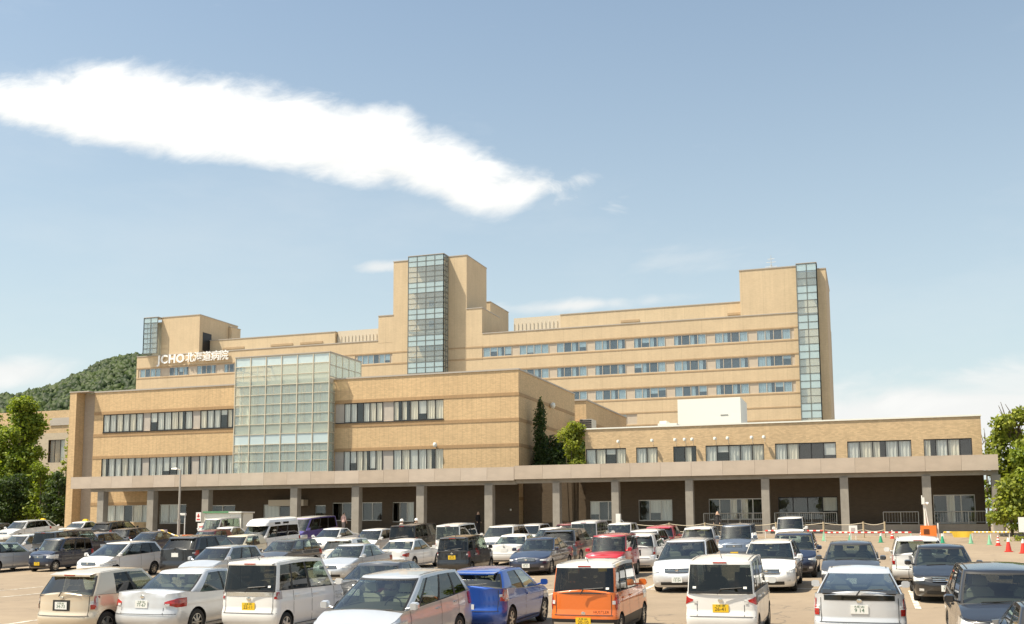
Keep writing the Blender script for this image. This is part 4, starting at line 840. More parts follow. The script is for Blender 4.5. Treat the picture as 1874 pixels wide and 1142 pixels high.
    if key not in ('sedan', 'oldsedan'):
        m = MB(); sb = p['b0']-L/2; zb = topf(p['b0'])
        m.tube((.05, sb+.055, zb-.03), (-.02, sb+.05, zb+.07), .013, n=5); m.tube((-.02, sb+.05, zb+.07), (-.45, sb+.02, zb+.10), .010, n=5); add('rear_wiper', m, BLACK)
    if p.get('spoil'):
        m = MB(); w = hw*p['w1']*.94; y1 = p['b1']-L/2; zz = H-.075
        m.poly([(-w, y1-.15, zz+.03), (w, y1-.15, zz+.03), (w*.95, y1+p['spoil'], zz-.01), (-w*.95, y1+p['spoil'], zz-.01)]); m.poly([(-w, y1-.15, zz-.03), (w, y1-.15, zz-.03), (w*.95, y1+p['spoil'], zz-.045), (-w*.95, y1+p['spoil'], zz-.045)][::-1]); m.poly([(-w*.95, y1+p['spoil'], zz-.01), (w*.95, y1+p['spoil'], zz-.01), (w*.95, y1+p['spoil'], zz-.045), (-w*.95, y1+p['spoil'], zz-.045)][::-1])
        P.append(('spoiler', m.mesh('spoiler', BLACK, True, 40), 'roof'))
    m = MB(); y1 = p['b1']-L/2-.02+p.get('spoil', 0); m.box(-.14, .14, y1-.03, y1+.03+.012, H-.10, H-.075); 
    if p.get('kei') or key in ('van', 'hatch'): add('brake_lamp', m, RED)
    m = MB(); m.tube((.0, p['b1']-L/2-.35, H-.02), (.0, p['b1']-L/2-.18, H+.10), .010, .005, n=5)
    if p.get('kei'): add('antenna', m, BLACK)
    if p.get('split'):
        m = MB(); band(m, -hw*.76, hw*.76, .97, 1.075, ry, .006, n=12); add('lower_rear_glass', m, PRIV); m = MB(); w_ = hw*.80; y_ = ry(0, 1.08)
        m.poly([(-w_, y_-.30, 1.155), (w_, y_-.30, 1.155), (w_*.98, y_-.0, 1.11), (-w_*.98, y_-.0, 1.11)]); m.poly([(-w_*.98, y_, 1.11), (w_*.98, y_, 1.11), (w_*.98, y_-.02, 1.085), (-w_*.98, y_-.02, 1.085)][::-1]); add('tail_spoiler', m, BLACK)
    if p.get('high'):
        m = MB(); lv = [(0, .87, 1.0), (.18, .86, .985), (.32, .80, .95), (.40, .66, .88), (.43, .3, .6)]; zz = H-.06
        rr = []
        for dz_, wf, lf in lv:
            h = ring(.55+.5*(1-lf)*3+dz_*.9, .12+(1-lf)*.6, hw*wf, L, .5, 2.6, .2, 4, [i/6 for i in range(1, 6)]); rr.append([(x, s-L/2, zz+dz_) for x, s in full(h)])
        for a_, b_ in zip(rr, rr[1:]):
            for i in range(len(a_)): m.poly([a_[i], a_[(i+1) % len(a_)], b_[(i+1) % len(a_)], b_[i]])
        m.poly(rr[-1]); P.append(('high_roof', m.mesh('high_roof', BLACK, True, 50), 'roof'))
        for sd_ in (-1, 1):
            for yy in (-.6, .35):
                m = MB(); m.box(*sorted((sd_*(hw*.862-.02), sd_*(hw*.872+.006))), yy, yy+.62, zz+.05, zz+.17); add('roof_window', m, PRIV)
    # cabin: dashboard top is the hull cap; seats
    zb = topf(p['a0']+.9)
    c.seats = [(sx*hw*.44, p['a0']+1.15-L/2, zb) for sx in (-1, 1)]+[(sx*hw*.44, min(p['b0']-.55, p['a0']+2.05)-L/2, zb-.03) for sx in (-1, 1)]
    m = MB(); cx_, cy_, cz_ = hw*.44, p['a0']+.62-L/2, zb+.02; nn = 14
    pts = [(cx_+.18*math.cos(2*math.pi*i/nn), cy_+.07*math.sin(2*math.pi*i/nn), cz_+.17*math.sin(2*math.pi*i/nn)) for i in range(nn+1)]; m.path(pts, .014, 5); add('steering_wheel', m, BLACK)
    m = MB(); m.box(-.11, .11, p['a1']-.02-L/2, p['a1']+.02-L/2, H-.20, H-.135); add('rear_view_mirror', m, BLACK)
    c.wheels = [(sd_*(hw-.105), s-L/2, rad, sd_) for s in ws for sd_ in (-1, 1)]
    return c
CARS = {k: make_type(k) for k in TYPES}
PLATE = {}
def text_mesh(txt, size, mt_):
    cu = bpy.data.curves.new('t', 'FONT'); cu.body = txt; cu.size = size; cu.align_x = 'CENTER'; cu.align_y = 'CENTER'; cu.resolution_u = 2; cu.offset = 0
    o = bpy.data.objects.new('t', cu); COL.objects.link(o); bpy.context.view_layer.update()
    me = bpy.data.meshes.new_from_object(o.evaluated_get(bpy.context.evaluated_depsgraph_get())); bpy.data.objects.remove(o); me.materials.clear(); me.materials.append(mt_); return me
def plate(parent, y, z, sgn, kei, num):
    key = kei
    if key not in PLATE: m = MB(); m.box(-.165, .165, -.006, .006, -.0825, .0825); PLATE[key] = m.mesh('plate', PL_Y if kei else PL_W)
    pl = link('number_plate', PLATE[key], parent, (0, y, z))
    if num:
        if num not in PLATE: PLATE[num] = text_mesh(num, .105, PL_TK if kei else PL_TG)
        t = link('plate_digits', PLATE[num], pl, (0, sgn*.008, -.018)); t.rotation_euler = (math.pi/2, 0, math.pi if sgn > 0 else 0)
        if 'top' not in PLATE: PLATE['top'] = text_mesh('札幌 580', .05, PL_TG)
        t = link('plate_region', PLATE['top'], pl, (0, sgn*.008, .052)); t.rotation_euler = (math.pi/2, 0, math.pi if sgn > 0 else 0)
def seat_set(root, c, pale):
    for s in c.seats: link('seat', SEATM[pale], root, s)
def build_car(key, colour, X, Y, facing, label, num='', roofc=None, pale=0, yaw=0, group='cars parked in the lot', style=None, badge=None, size=1.0):
    c = CARS[key]; root = empty('parked_car', (X, Y, gz(Y, X)), label=label, cat='car', group=None)
    tilt = math.atan((gz(Y+1, X)-gz(Y-1, X))/2); bank = -math.atan((gz(Y, X+.7)-gz(Y, X-.7))/1.4)
    # car y axis runs front -> rear; facing 'F' shows the front to the camera
    root.rotation_mode = 'XYZ'; root.scale = (size,)*3
    base = Matrix.Rotation(tilt, 4, 'X') @ Matrix.Rotation(bank, 4, 'Y') @ Matrix.Rotation((0 if facing == 'F' else math.pi)+math.radians(yaw), 4, 'Z')
    root.rotation_euler = base.to_euler('XYZ')
    b = link('body', c.body, root)
    for i, mt_ in ((0, PT[colour]), (3, PT[roofc or colour])): b.material_slots[i].link = 'OBJECT'; b.material_slots[i].material = mt_
    for name, me, how in c.parts:
        o = link(name, me, root)
        if how: o.material_slots[0].link = 'OBJECT'; o.material_slots[0].material = PT[colour] if how == 'paint' else PT[roofc or colour]
    st = (sum(map(ord, colour+key)) % 3) if style is None else style; ty, rm = wheel_meshes(c.rad, st)
    for x, y, z, sd_ in c.wheels:
        w = link('wheel', ty, root, (x, y, z)); r_ = link('rim', rm, w)
        if sd_ < 0: w.rotation_euler = (0, 0, math.pi)
    seat_set(root, c, pale)
    kei = bool(c.p.get('kei'))
    if badge:
        t = link('badge_lettering', text_mesh(badge[0], badge[3], BLACK if colour == 'orange' else RIM), root, (badge[1], c.plate_r[0]-.008, badge[2])); t.rotation_euler = (math.pi/2, 0, math.pi)
    plate(root, c.plate_r[0], c.plate_r[1], 1, kei, num if facing == 'R' else ''); plate(root, c.plate_f[0], c.plate_f[1], -1, kei, num if facing == 'F' else '')
    return root
# --- where each car stands: photo columns it spans (x0, x1) and the height of its roof line give the ground position
def pray(x, y): return _fw+(x-PCX)/FPX*_r-(y-PCY)/FPX*_u
def proj(P):
    d = Vector(P)-Vector((0, 0, CAMZ)); return PCX+FPX*d.dot(_r)/d.dot(_fw)
def march(d, h):
    Y = 10.0
    while Y < 95 and CAMZ+d.z/d.y*Y > gz(Y, d.x/d.y*Y)+h: Y += .1
    return Y
def spot(key, facing, x0, x1, yr):
    p = TYPES[key]; L, W, H = p['L'], p['W'], p['H']+p.get('high', 0)-.02
    if yr < 200: Yc = yr
    else:
        xm = x0 if x0 is not None else x1
        if x0 is not None and x1 is not None: xm = (x0+x1)/2
        elif x0 is not None: xm = x0+70
        else: xm = x1-70
        d = pray(xm, yr); Yr = march(d, H)
        Yc = Yr-((p['b1']-.25-L/2) if facing == 'F' else (L/2-p['a1']-.25))
    X = -5.0
    for it in range(40):
        xs = [proj((X+sx*W/2*.97, Yc+sy*(L/2-.12), gz(Yc, X)+.6)) for sx in (-1, 1) for sy in (-1, 1)]
        a, b_ = min(xs), max(xs)
        err = (a-x0) if x1 is None else (b_-x1) if x0 is None else ((a+b_)-(x0+x1))/2
        X -= err*Yc/FPX*.95
    return X, Yc
LOT = [
 # key, colour, facing, x0, x1, roof line, label, extras
 ('hatch', 'beige', 'R', 65, None, 1037, 'beige hatchback with black wheels at the end of the row beside the silver saloon', dict(num='34-73', style=1)),
 ('sedan', 'palesilver', 'R', 208, None, 1038, 'pale silver saloon showing wide red tail lamps between beige hatchback and white box car', dict(num='77-67', pale=1)),
 ('keislide', 'white', 'R', 409, None, 1019, 'white tall kei car with dark rear glass and yellow plate beside the silver saloon', dict(num='22-11')),
 ('minivan', 'silver', 'F', None, 867, 19.6, 'silver low minivan facing out with its windscreen to the front beside the blue hatchback', dict(pale=1)),
 ('sedan', 'darkgrey', 'R', 598, None, 26.4, 'dark grey saloon half hidden behind the silver low minivan', {}),
 ('aqua', 'blue', 'R', None, 1009, 1037, 'bright blue hatchback with sloping roof spoiler', dict()),
 ('keibox', 'orange', 'R', 1003, 1193, 1022, 'orange boxy kei car with white roof', dict(roofc='white', num='20-10', badge=('HUSTLER', -.40, .62, .085))),
 ('keitall', 'white', 'R', 1247, 1420, 1013, 'white tall kei van with small square red lamps next to the orange kei car', dict(num='26-41', badge=('TANTO', -.42, .60, .09))),
 ('prius', 'palesilver', 'R', 1487, 1662, 1037, 'pale silver liftback with split rear window and rear wiper', dict(num='9 14')),
 ('suv', 'black', 'F', 1730, None, 21.6, 'black estate-like off-roader with dark roof rails facing out beside the liftback', dict()),
 ('sedan', 'black', 'F', 1812, None, 16.95, 'black saloon cut by the frame edge in front of the black off-roader', dict()),
 ('wagon', 'silver', 'R', None, 86, 992, 'silver estate car at the far end of the second row beside the black kei car', {}),
 ('kei', 'navy', 'F', 51, None, 983, 'dark navy kei car with yellow front plate and big clear headlamps', dict(num='11-35')),
 ('minivan', 'white', 'F', 133, 306, 990, 'white low minivan facing out next to the dark navy kei car', {}),
 ('wagon', 'silver', 'F', 322, 485, 38.0, 'silver estate car facing out behind the white box car', {}),
 ('suv', 'black', 'R', 298, None, 43.0, 'black off-roader showing red lamp behind the white low minivan', dict(size=1.1)),
 ('wagon', 'darkgrey', 'F', None, 592, 986, 'dark grey estate car facing out behind the white tall kei car', {}),
 ('sedan', 'silver', 'F', 577, 713, 995, 'silver saloon facing out with bright windscreen behind the dark grey saloon', dict(pale=1)),
 ('hatch', 'white', 'R', 595, 695, 984, 'white hatchback with dark rear glass just behind the silver saloon', {}),
 ('oldsedan', 'white', 'R', 690, 804, 986, 'long white saloon with slim red lamps beside the black kei car', dict(pale=1)),
 ('kei', 'black', 'R', 801, 904, 979, 'black kei car with yellow plate and chrome bumper strip', dict(num='58-20')),
 ('oldsedan', 'white', 'R', 893, None, 49.4, 'white saloon showing one red lamp behind the navy saloon', {}),
 ('sedan', 'navy', 'F', 918, 1063, 983, 'dark navy saloon with chrome grille facing out', dict(num='35-21')),
 ('keibox', 'red', 'F', 1058, 1184, 976, 'red boxy kei car facing out with reflecting windscreen', {}),
 ('hatch', 'white', 'R', None, 1227, 44.2, 'white hatchback with small red lamp beside the red boxy kei car', {}),
 ('minivan', 'palesilver', 'F', 1196, 1319, 984, 'pale silver people carrier facing out with white front plate', dict(num='15-54')),
 ('wagon', 'white', 'F', 1353, 1469, 986, 'white estate car with dark lower bumper facing out behind the white kei van', {}),
 ('sedan', 'darkgrey', 'F', 1500, 1614, 990, 'dark grey saloon facing out straight behind the liftback', {}),
 ('hatch', 'white', 'R', 1636, 1726, 37.6, 'white hatchback with red lamp behind the black saloon near the orange light tower', {}),
 ('sedan', 'black', 'F', 1668, 1789, 996, 'black saloon with chrome grille and white front plate facing out', dict(num='73-25')),
 ('van', 'darkgrey', 'R', 60, 196, 969, 'dark grey van with boxy tail behind the navy kei car', {}),
 ('wagon', 'bluegrey', 'R', 134, 252, 55.2, 'blue-grey estate car with long pale roof beside the dark grey van', {}),
 ('suv', 'white', 'F', -8, 96, 951, 'white off-roader facing out below the green trees', {}),
 ('sedan', 'darkgrey', 'F', None, 44, 957, 'dark grey saloon next to the white off-roader below the trees', {}),
 ('suv', 'black', 'R', 170, 262, 953, 'black off-roader parked beside the taxis near the end pier', {}),
 ('wagon', 'black', 'R', 214, 285, 60.5, 'black estate car beside the black off-roader near the lit brick patch', {}),
 ('hatch', 'white', 'F', 18, 64, 977, 'white hatchback squeezed between silver estate car and dark grey van', {}),
 ('sedan', 'darkgrey', 'F', 238, 313, 56.0, 'dark grey saloon facing out near the lamp post', {}),
 ('sedan', 'black', 'F', 310, 394, 51.0, 'black saloon facing out at the foot of the lamp post', {}),
 ('hatch', 'maroon', 'F', 352, 412, 56.4, 'dark red hatchback behind the black saloon by the arrow sign', {}),
 ('sedan', 'white', 'F', 380, 447, 61.0, 'white saloon facing out in front of the toll booth', {}),
 ('keivan', 'white', 'F', 362, 443, 65.6, 'white kei van parked right before the toll booth', {}),
 ('camper', 'white', 'F', 436, 549, 56.0, 'white high-roof camper van with roof windows', {}),
 ('hatch', 'cream', 'F', None, 492, 978, 'cream hatchback with pale roof in front of the camper van', {}),
 ('van', 'purple', 'F', 488, 636, 950, 'purple tall people carrier with pale roof beside the camper van', dict(roofc='pearl', size=1.13)),
 ('sedan', 'white', 'F', 566, 653, 966, 'white saloon facing out beside the purple people carrier', {}),
 ('hatch', 'white', 'F', 647, 721, 967, 'white compact hatchback facing out between white saloon and black van', {}),
 ('van', 'black', 'R', 725, 804, 957, 'black tall van with flat roof behind the long white saloon', {}),
 ('keivan', 'white', 'R', 798, 881, 957, 'white kei van with barred rear windows behind the black kei car', {}),
 ('suv', 'white', 'F', 876, 966, 54.3, 'white off-roader facing out between kei van and white estate car', {}),
 ('wagon', 'pearl', 'F', 936, 1006, 958, 'pearl white estate car behind the white off-roader', {}),
 ('sedan', 'white', 'F', 968, 1051, 54.8, 'white saloon facing out behind the navy saloon', {}),
 ('suv', 'darkgrey', 'R', 1003, 1079, 48.3, 'dark grey off-roader with black roof beside the red boxy kei car', {}),
 ('wagon', 'maroon', 'R', 1010, 1093, 956, 'dark maroon estate car in the row by the canopy column', {}),
 ('keivan', 'white', 'R', 1050, 1116, 53.6, 'white kei van parked near the white barrier post', {}),
 ('hatch', 'pearl', 'F', 1112, 1160, 58.0, 'pearl white hatchback at the foot of the white barrier post', {}),
 ('wagon', 'white', 'F', 1140, 1222, 48.6, 'white estate car behind the red boxy kei car roof', {}),
 ('hatch', 'red', 'R', 1192, 1240, 53.2, 'bright red hatchback next to the white estate car by the rope fence', {}),
 ('hatch', 'white', 'R', 1260, 1313, 963, 'small white hatchback beside the slate blue people carrier', {}),
 ('kei', 'slate', 'F', 1314, 1389, 958, 'slate blue tall hatchback facing out with bright headlamps', {}),
 ('kei', 'white', 'F', 1425, 1472, 58.0, 'white kei car right behind the navy hatchback by the striped bars', {}),
 ('hatch', 'navy', 'F', 1423, 1484, 973, 'navy hatchback facing out behind the white estate car', {}),
]
POS = []
for key, colr, fc, x0, x1, yr, lab, ex in LOT:
    X, Y = spot(key, fc, x0, x1, yr); POS.append((key, colr, fc, X, Y))
    build_car(key, colr, X, Y, fc, lab, **ex)
for a, (xx, yy) in enumerate(((106, 174), (28, 106))):
    X, Y = spot('oldsedan', 'R', xx, None, 70.3 if a == 0 else 73.5)
    t = build_car('oldsedan', 'white', X, Y, 'R', ('white taxi with yellow roof lamp beside the end pier of the brick wing', 'white taxi with yellow roof lamp under the green trees')[a])
    t.name = 'taxi'; m = MB(); m.box(-.22, .22, -.12, .12, 1.40, 1.52); m.box(-.16, .16, -.08, .08, 1.52, 1.58); m.build('roof_lamp', mat('taxi_lamp', (.85, .60, .05), .4), t)
if __name__ == '__main__' and False:
    pass
for q in POS: print('CAR', q[0], q[1], q[2], round(q[3], 2), round(q[4], 2))
# ================================================================== small things on the lot
def atx(px, Y): d = pray(px, 960); return d.x/d.y*Y
def gpt(x, y):
    d = pray(x, y); Y = march(d, 0); return Vector((d.x/d.y*Y, Y, gz(Y, d.x/d.y*Y)))
POLE = mat('galvanised_pole', (.50, .45, .38), .5, metal=.4); SIGNM = mat('sign_panel', (.80, .78, .74), .5); REDP = mat('red_plastic', (.60, .035, .02), .5); GRNP = mat('green_plastic', (.03, .30, .16), .5); PGRN = mat('pale_green_plastic', (.22, .46, .28), .5)
ORNG = mat('orange_paint', (.80, .20, .03), .5); YEL = mat('yellow_cloth', (.80, .52, .05), .7); WPL = mat('white_plastic', (.78, .76, .70), .5); ROPE = mat('rope', (.55, .48, .36), .9); REFL = mat('white_band', (.82, .82, .78), .4)
# lamp post
X, Y = atx(327, 62), 62.0; z = gz(Y, X)
lp = empty('lamp_post', (X, Y, z), label='tall street lamp post with flat white head in front of the brick wing', cat='street lamp')
m = MB(); m.tube((0, 0, 0), (0, 0, 1.9), .10, .095, 12); m.tube((0, 0, 1.9), (0, 0, 2.0), .12, .12, 12); m.tube((0, 0, 2.0), (0, 0, 5.45), .075, .06, 12); m.tube((0, 0, 5.42), (-.32, 0, 5.52), .04, .035, 8); m.build('pole', POLE, lp, smooth=True, angle=40)
m = MB(); b = [(-.72, -.12, 5.50), (-.22, -.16, 5.46), (-.22, .16, 5.46), (-.72, .12, 5.50)]; t_ = [(-.68, -.08, 5.58), (-.24, -.10, 5.60), (-.24, .10, 5.60), (-.68, .08, 5.58)]
m.poly(b[::-1]); m.poly(t_)
for i in range(4): m.poly([b[i], b[(i+1) % 4], t_[(i+1) % 4], t_[i]])
m.build('lamp_head', WHITE, lp)
# camera pole
X, Y = atx(338, 63), 63.0; cp = empty('camera_pole', (X, Y, gz(Y, X)), label='thin pole with a small camera right of the lamp post', cat='pole')
m = MB(); m.tube((0, 0, 0), (0, 0, 2.25), .035); m.build('pole', WPL, cp); m = MB(); m.box(-.28, .05, -.09, .09, 2.2, 2.36); m.tube((-.28, 0, 2.28), (-.36, 0, 2.27), .07, .08); m.build('camera_housing', WPL, cp)
# toll booth
X0, X1, Y = atx(374, 68.6), atx(441, 68.6), 68.6; X = X0; z = gz(Y, X)
tb = empty('toll_booth', ((X0+X1)/2, Y, z), label='small white toll booth with green roof edge under the canopy line', cat='booth'); w = (X1-X0)/2
m = MB(); wall(m, -w, w, 0, 2.05, 0, [(-w+.7, -w+1.55, 1.0, 1.55), (-w+1.8, -w+2.1, .9, 1.5)], .1); m.box(-w, w, .3, 1.6, 0, 2.04); m.build('wall', WHITE, tb)
m = MB(); m.box(-w-.1, w*.35, -.12, 1.7, 2.06, 2.2); m.build('roof', mat('green_roof', (.12, .28, .14), .6), tb); m = MB(); m.box(w*.35+.01, w+.1, -.12, 1.7, 2.06, 2.16); m.build('flat_roof', WPL, tb)
for a, c in ((-w+.7, -w+1.12), (-w+1.13, -w+1.55)): ubox('pane', tb, a, c, .05, .07, 1.0, 1.55, GL_WIN)
ubox('pane', tb, -w+1.8, -w+2.1, .05, .07, .9, 1.5, PRIV)
# arrow sign, no-parking sign, barrier gate
X, Y = atx(370, 67.9), 67.9; ar = empty('arrow_sign', (X, Y, gz(Y, X)), label='white board with a red arrow pointing right beside the toll booth', cat='sign')
m = MB(); m.box(-.38, .38, -.03, .03, .75, 1.35); m.tube((-.3, .05, 0), (-.3, .05, .8), .03); m.tube((.3, .05, 0), (.3, .05, .8), .03); m.build('board', SIGNM, ar)
m = MB(); m.poly([(-.26, -.034, 1.02), (.05, -.034, 1.02), (.05, -.034, .95), (.26, -.034, 1.06), (.05, -.034, 1.17), (.05, -.034, 1.10), (-.26, -.034, 1.10)]); m.build('arrow', REDP, ar)
X, Y = atx(363.5, 68.2), 68.2; ns = empty('parking_sign', (X, Y, gz(Y, X)), label='tall narrow white sign panel with a dark red mark on a black post', cat='sign')
m = MB(); m.tube((0, 0, 0), (0, 0, 2.2), .05); m.build('post', BLACK, ns); m = MB(); m.box(-.22, .22, -.06, -.02, 1.45, 2.15); m.build('panel', SIGNM, ns)
m = MB(); m.poly([(-.05, -.065, 1.75), (.05, -.065, 1.75), (.05, -.065, 2.05), (-.05, -.065, 2.05)]); m.poly([(-.14, -.065, 1.82), (.14, -.065, 1.82), (.14, -.065, 1.9), (-.14, -.065, 1.9)]); m.poly([(-.15, -.065, 1.55), (.15, -.065, 1.55), (.15, -.065, 1.66), (-.15, -.065, 1.66)]); m.build('mark', REDP, ns)
X, Y = atx(299, 60), 60.0; bg_ = empty('barrier_gate', (X, Y, gz(Y, X)), label='barrier gate with pale cabinet and sloping yellow arm by the lamp post', cat='gate')
m = MB(); m.box(-.28, .18, -.2, .2, 0, 1.38); m.build('cabinet', mat('lilac_cabinet', (.52, .50, .56), .5), bg_); m = MB(); m.box(.2, .5, -.15, .15, 0, .95); m.build('motor_box', ORNG, bg_)
for i in range(7): a = Vector((.0+.28*i, -.22, 1.33-.085*i)); b_ = a+Vector((.28, 0, -.085)); m = MB(); m.tube(a, b_, .04, n=6); m.build('barrier_arm', YEL if i % 2 == 0 else WPL, bg_)
X, Y = atx(350, 61), 61.0; m = MB(); m.box(-.65, .55, -.25, .25, 0, .85); m.box(-.55, .4, -.2, .2, .86, .95); m.build('orange_cabinet', ORNG, loc=(X, Y, gz(Y, X)), label='low orange cabinet at the end of the yellow barrier arm', cat='cabinet')
# white barrier post with stay ropes
P = Vector((atx(1132, 60), 60, gz(60, -11))); bp_ = empty('barrier_post', P, label='thick white post with two stay ropes among the rear cars', cat='post')
m = MB(); m.box(-.13, .13, -.13, .13, 0, 1.95); m.build('post', WPL, bp_); m = MB(); m.tube((.1, 0, 1.5), (1.0, -.1, .55), .02); m.tube((.1, .05, 1.65), (1.3, .2, .5), .02); m.build('stay_rope', WPL, bp_)
# rope fence with wooden posts along the kerb
fx = [1095, 1160, 1225, 1290, 1355, 1420, 1507, 1580, 1619]
fpts = [Vector((atx(px, 69.2), 69.2, gz(69.2))) for px in fx]
rf = empty('rope_fence', fpts[0], label='low rope fence on wooden posts along the pavement before the low wing', cat='fence')
for q in fpts:
    d = q-fpts[0]; m = MB(); m.tube(d, d+Vector((0, 0, 1.0)), .06, .055, 8); m.build('post', mat('fence_wood', (.42, .34, .22), .9) if q == fpts[0] else bpy.data.materials['fence_wood'], rf)
for a, b_ in zip(fpts, fpts[1:]):
    for hgt in (.92, .5):
        m = MB(); pts = [(a-fpts[0]).lerp(b_-fpts[0], i/10)+Vector((0, 0, hgt-.12*math.sin(math.pi*i/10))) for i in range(11)]; m.path(pts, .022, 5); m.build('rope', ROPE, rf)
# cones
def cone_mesh(mats, stripes):
    m = MB(); m.box(-.19, .19, -.19, .19, 0, .035, 0); n = 14; prof = [(.145, .035), (.115, .22), (.10, .30), (.082, .40), (.066, .50), (.05, .60), (.035, .69), (.0, .70)]
    for k, ((r0, z0), (r1, z1)) in enumerate(zip(prof, prof[1:])):
        mi = 1 if (stripes == 2 and k in (1, 3, 5)) or (stripes == 1 and k >= 4) else 0
        for i in range(n):
            a, b_ = 2*math.pi*i/n, 2*math.pi*(i+1)/n; m.poly([(r0*math.cos(a), r0*math.sin(a), z0), (r0*math.cos(b_), r0*math.sin(b_), z0), (r1*math.cos(b_), r1*math.sin(b_), z1), (r1*math.cos(a), r1*math.sin(a), z1)], mi)
    return m.mesh('cone', mats, True, 35)
CM = {'g': cone_mesh([GRNP, REFL], 1), 'p': cone_mesh([PGRN, REFL], 0), 'r': cone_mesh([REDP, REFL], 1), 's': cone_mesh([REDP, REFL], 2)}
cones = [(1508, 990, 'p', 'pale green traffic cone at the foot of the rope fence post'), (1556, 991, 'g', 'green white-topped traffic cone beside the small white notice'), (1612, 993, 'g', 'green white-topped traffic cone at the end of the rope fence'), (1668, 991, 'p', 'pale green traffic cone just left of the orange light tower'), (1725, 994, 'g', 'green white-topped traffic cone just right of the orange light tower'), (1777, 995, 'p', 'pale green traffic cone at the end of the yellow banner'), (1811, 997, 'p', 'pale green traffic cone beside the red striped cone'), (1827, 999, 's', 'red and white striped traffic cone by the end column'), (1846, 1010, 'r', 'red white-topped traffic cone standing out on the lot before the bush'), (1873, 1013, 'r', 'red white-topped traffic cone cut by the frame edge by the bush'), (1633, 986, 's', 'small red striped cone behind the bars left of the light tower'), (1686, 986, 's', 'red striped cone touching the orange light tower')]
cpos = []
for px, py, k, lab in cones:
    q = gpt(px, py); cpos.append(q); o = link('traffic_cone', CM[k], None, q, label=lab, cat='traffic cone'); o.scale = (.76,)*3 if k != 'r' else (.95,)*3
# striped bars laid between cones
bars = [(1400, 1448, 'between the white kei car and the rope fence post'), (1450, 1506, 'left of the first pale green cone'), (1509, 1555, 'between the first two green cones'), (1557, 1611, 'under the small white notice'), (1613, 1667, 'left of the orange light tower'), (1726, 1776, 'over the yellow banner'), (1778, 1811, 'right of the yellow banner'), (1812, 1846, 'by the end column')]
for i, (xa, xb_, lab) in enumerate(bars):
    Yb_ = gpt((xa+xb_)/2, 992 if xa > 1500 else 988).y; a = Vector((atx(xa, Yb_), Yb_, gz(Yb_)+.54)); b_ = Vector((atx(xb_, Yb_), Yb_, gz(Yb_)+.54)); m = MB(); n = 9
    for k in range(n): m.tube(a.lerp(b_, k/n)-a, a.lerp(b_, (k+1)/n)-a, .045, n=8, m=k % 2)
    m.tube((0, 0, 0), (0, 0, -.54), .02, n=5, m=1); m.tube(b_-a, b_-a+Vector((0, 0, -.54)), .02, n=5, m=1)
    m.build('striped_bar', [REDP if i < 5 else YEL, WPL], loc=a, label='red and white striped bar '+lab if i < 5 else 'yellow and white striped bar '+lab, cat='barrier')
# yellow banner
q = gpt(1761, 993); yb = MB()
for i in range(8): s0, s1 = i/8, (i+1)/8; yb.poly([(-.55+1.1*s0, .03*math.sin(6*s0), .62), (-.55+1.1*s1, .03*math.sin(6*s1), .62), (-.42+.84*s1, .03*math.sin(6*s1)+.02, .28), (-.42+.84*s0, .03*math.sin(6*s0)+.02, .28)][::-1])
o = yb.build('banner', YEL, loc=q, label='yellow cloth banner hung on the striped bar right of the light tower', cat='banner'); md = o.modifiers.new('t', 'SOLIDIFY'); md.thickness = .01
# light tower
q = gpt(1700, 989); lt = empty('light_tower', q, label='orange generator light tower with folded mast before the canopy column', cat='light tower')
m = MB(); m.box(-.42, .42, -.35, .35, .16, .86); m.box(-.36, .36, -.3, .3, .06, .16); m.build('generator_body', ORNG, lt)
m = MB(); pass
for k in range(5): m.box(-.28, .03, -.37, -.36, .38+.06*k, .41+.06*k)
m.build('vent_grille', BLACK, lt)
for wx in (-.34, .34): m = MB(); m.tube((wx-.06, -.3, .12), (wx+.06, -.3, .12), .12, n=14); m.build('wheel', TYRE, lt)
m = MB(); m.tube((-.12, 0, .86), (-.2, 0, 2.35), .035); m.tube((.02, 0, .86), (-.14, 0, 2.2), .03); m.tube((-.14, .05, .86), (-.14, .05, 1.9), .05); m.build('mast', WPL, lt)
m = MB(); m.box(-.30, -.14, -.1, .1, 2.1, 2.5); m.tube((-.14, 0, 2.18), (.05, 0, 2.12), .06, .1); m.tube((-.27, 0, 2.5), (-.27, 0, 2.62), .03); m.build('lamp_cluster', WPL, lt)
m = MB(); m.tube((.52, -.2, 0), (.52, -.2, 1.0), .04, n=8); m.build('striped_post', WPL, lt)
# notices
q = gpt(1562, 988); nb = empty('notice_board', q, label='small white notice on a stand beside the rope fence', cat='sign'); m = MB(); m.box(-.24, .24, -.02, .02, .38, .86); m.tube((-.15, .03, 0), (-.15, .03, .5), .02); m.tube((.15, .03, 0), (.15, .03, .5), .02); m.build('board', SIGNM, nb); m = MB(); m.poly([(-.12, -.024, .5), (.12, -.024, .5), (.12, -.024, .72), (-.12, -.024, .72)]); m.build('print', PINK, nb)
Xc = 7.8; cs_ = empty('column_sign', (Xc, 72.28, 0), label='small white no-stopping sign with red ring fixed on the end column', cat='sign'); m = MB(); m.box(-.17, .17, -.03, 0, 1.25, 1.72); m.build('panel', SIGNM, cs_)
m = MB(); n = 18
for i in range(n):
    a, b_ = 2*math.pi*i/n, 2*math.pi*(i+1)/n; m.poly([(.08*math.cos(a), -.034, 1.55+.08*math.sin(a)), (.12*math.cos(a), -.034, 1.55+.12*math.sin(a)), (.12*math.cos(b_), -.034, 1.55+.12*math.sin(b_)), (.08*math.cos(b_), -.034, 1.55+.08*math.sin(b_))])
m.build('red_ring', REDP, cs_)
q = Vector((atx(1876, 62), 62, gz(62, 8))); rs_ = empty('white_board', q, label='blank white board on a post in front of the right-hand bush', cat='sign'); m = MB(); m.box(-.32, .32, -.03, .03, .62, 1.42); m.tube((0, .05, 0), (0, .05, .7), .03); m.build('board', SIGNM, rs_)
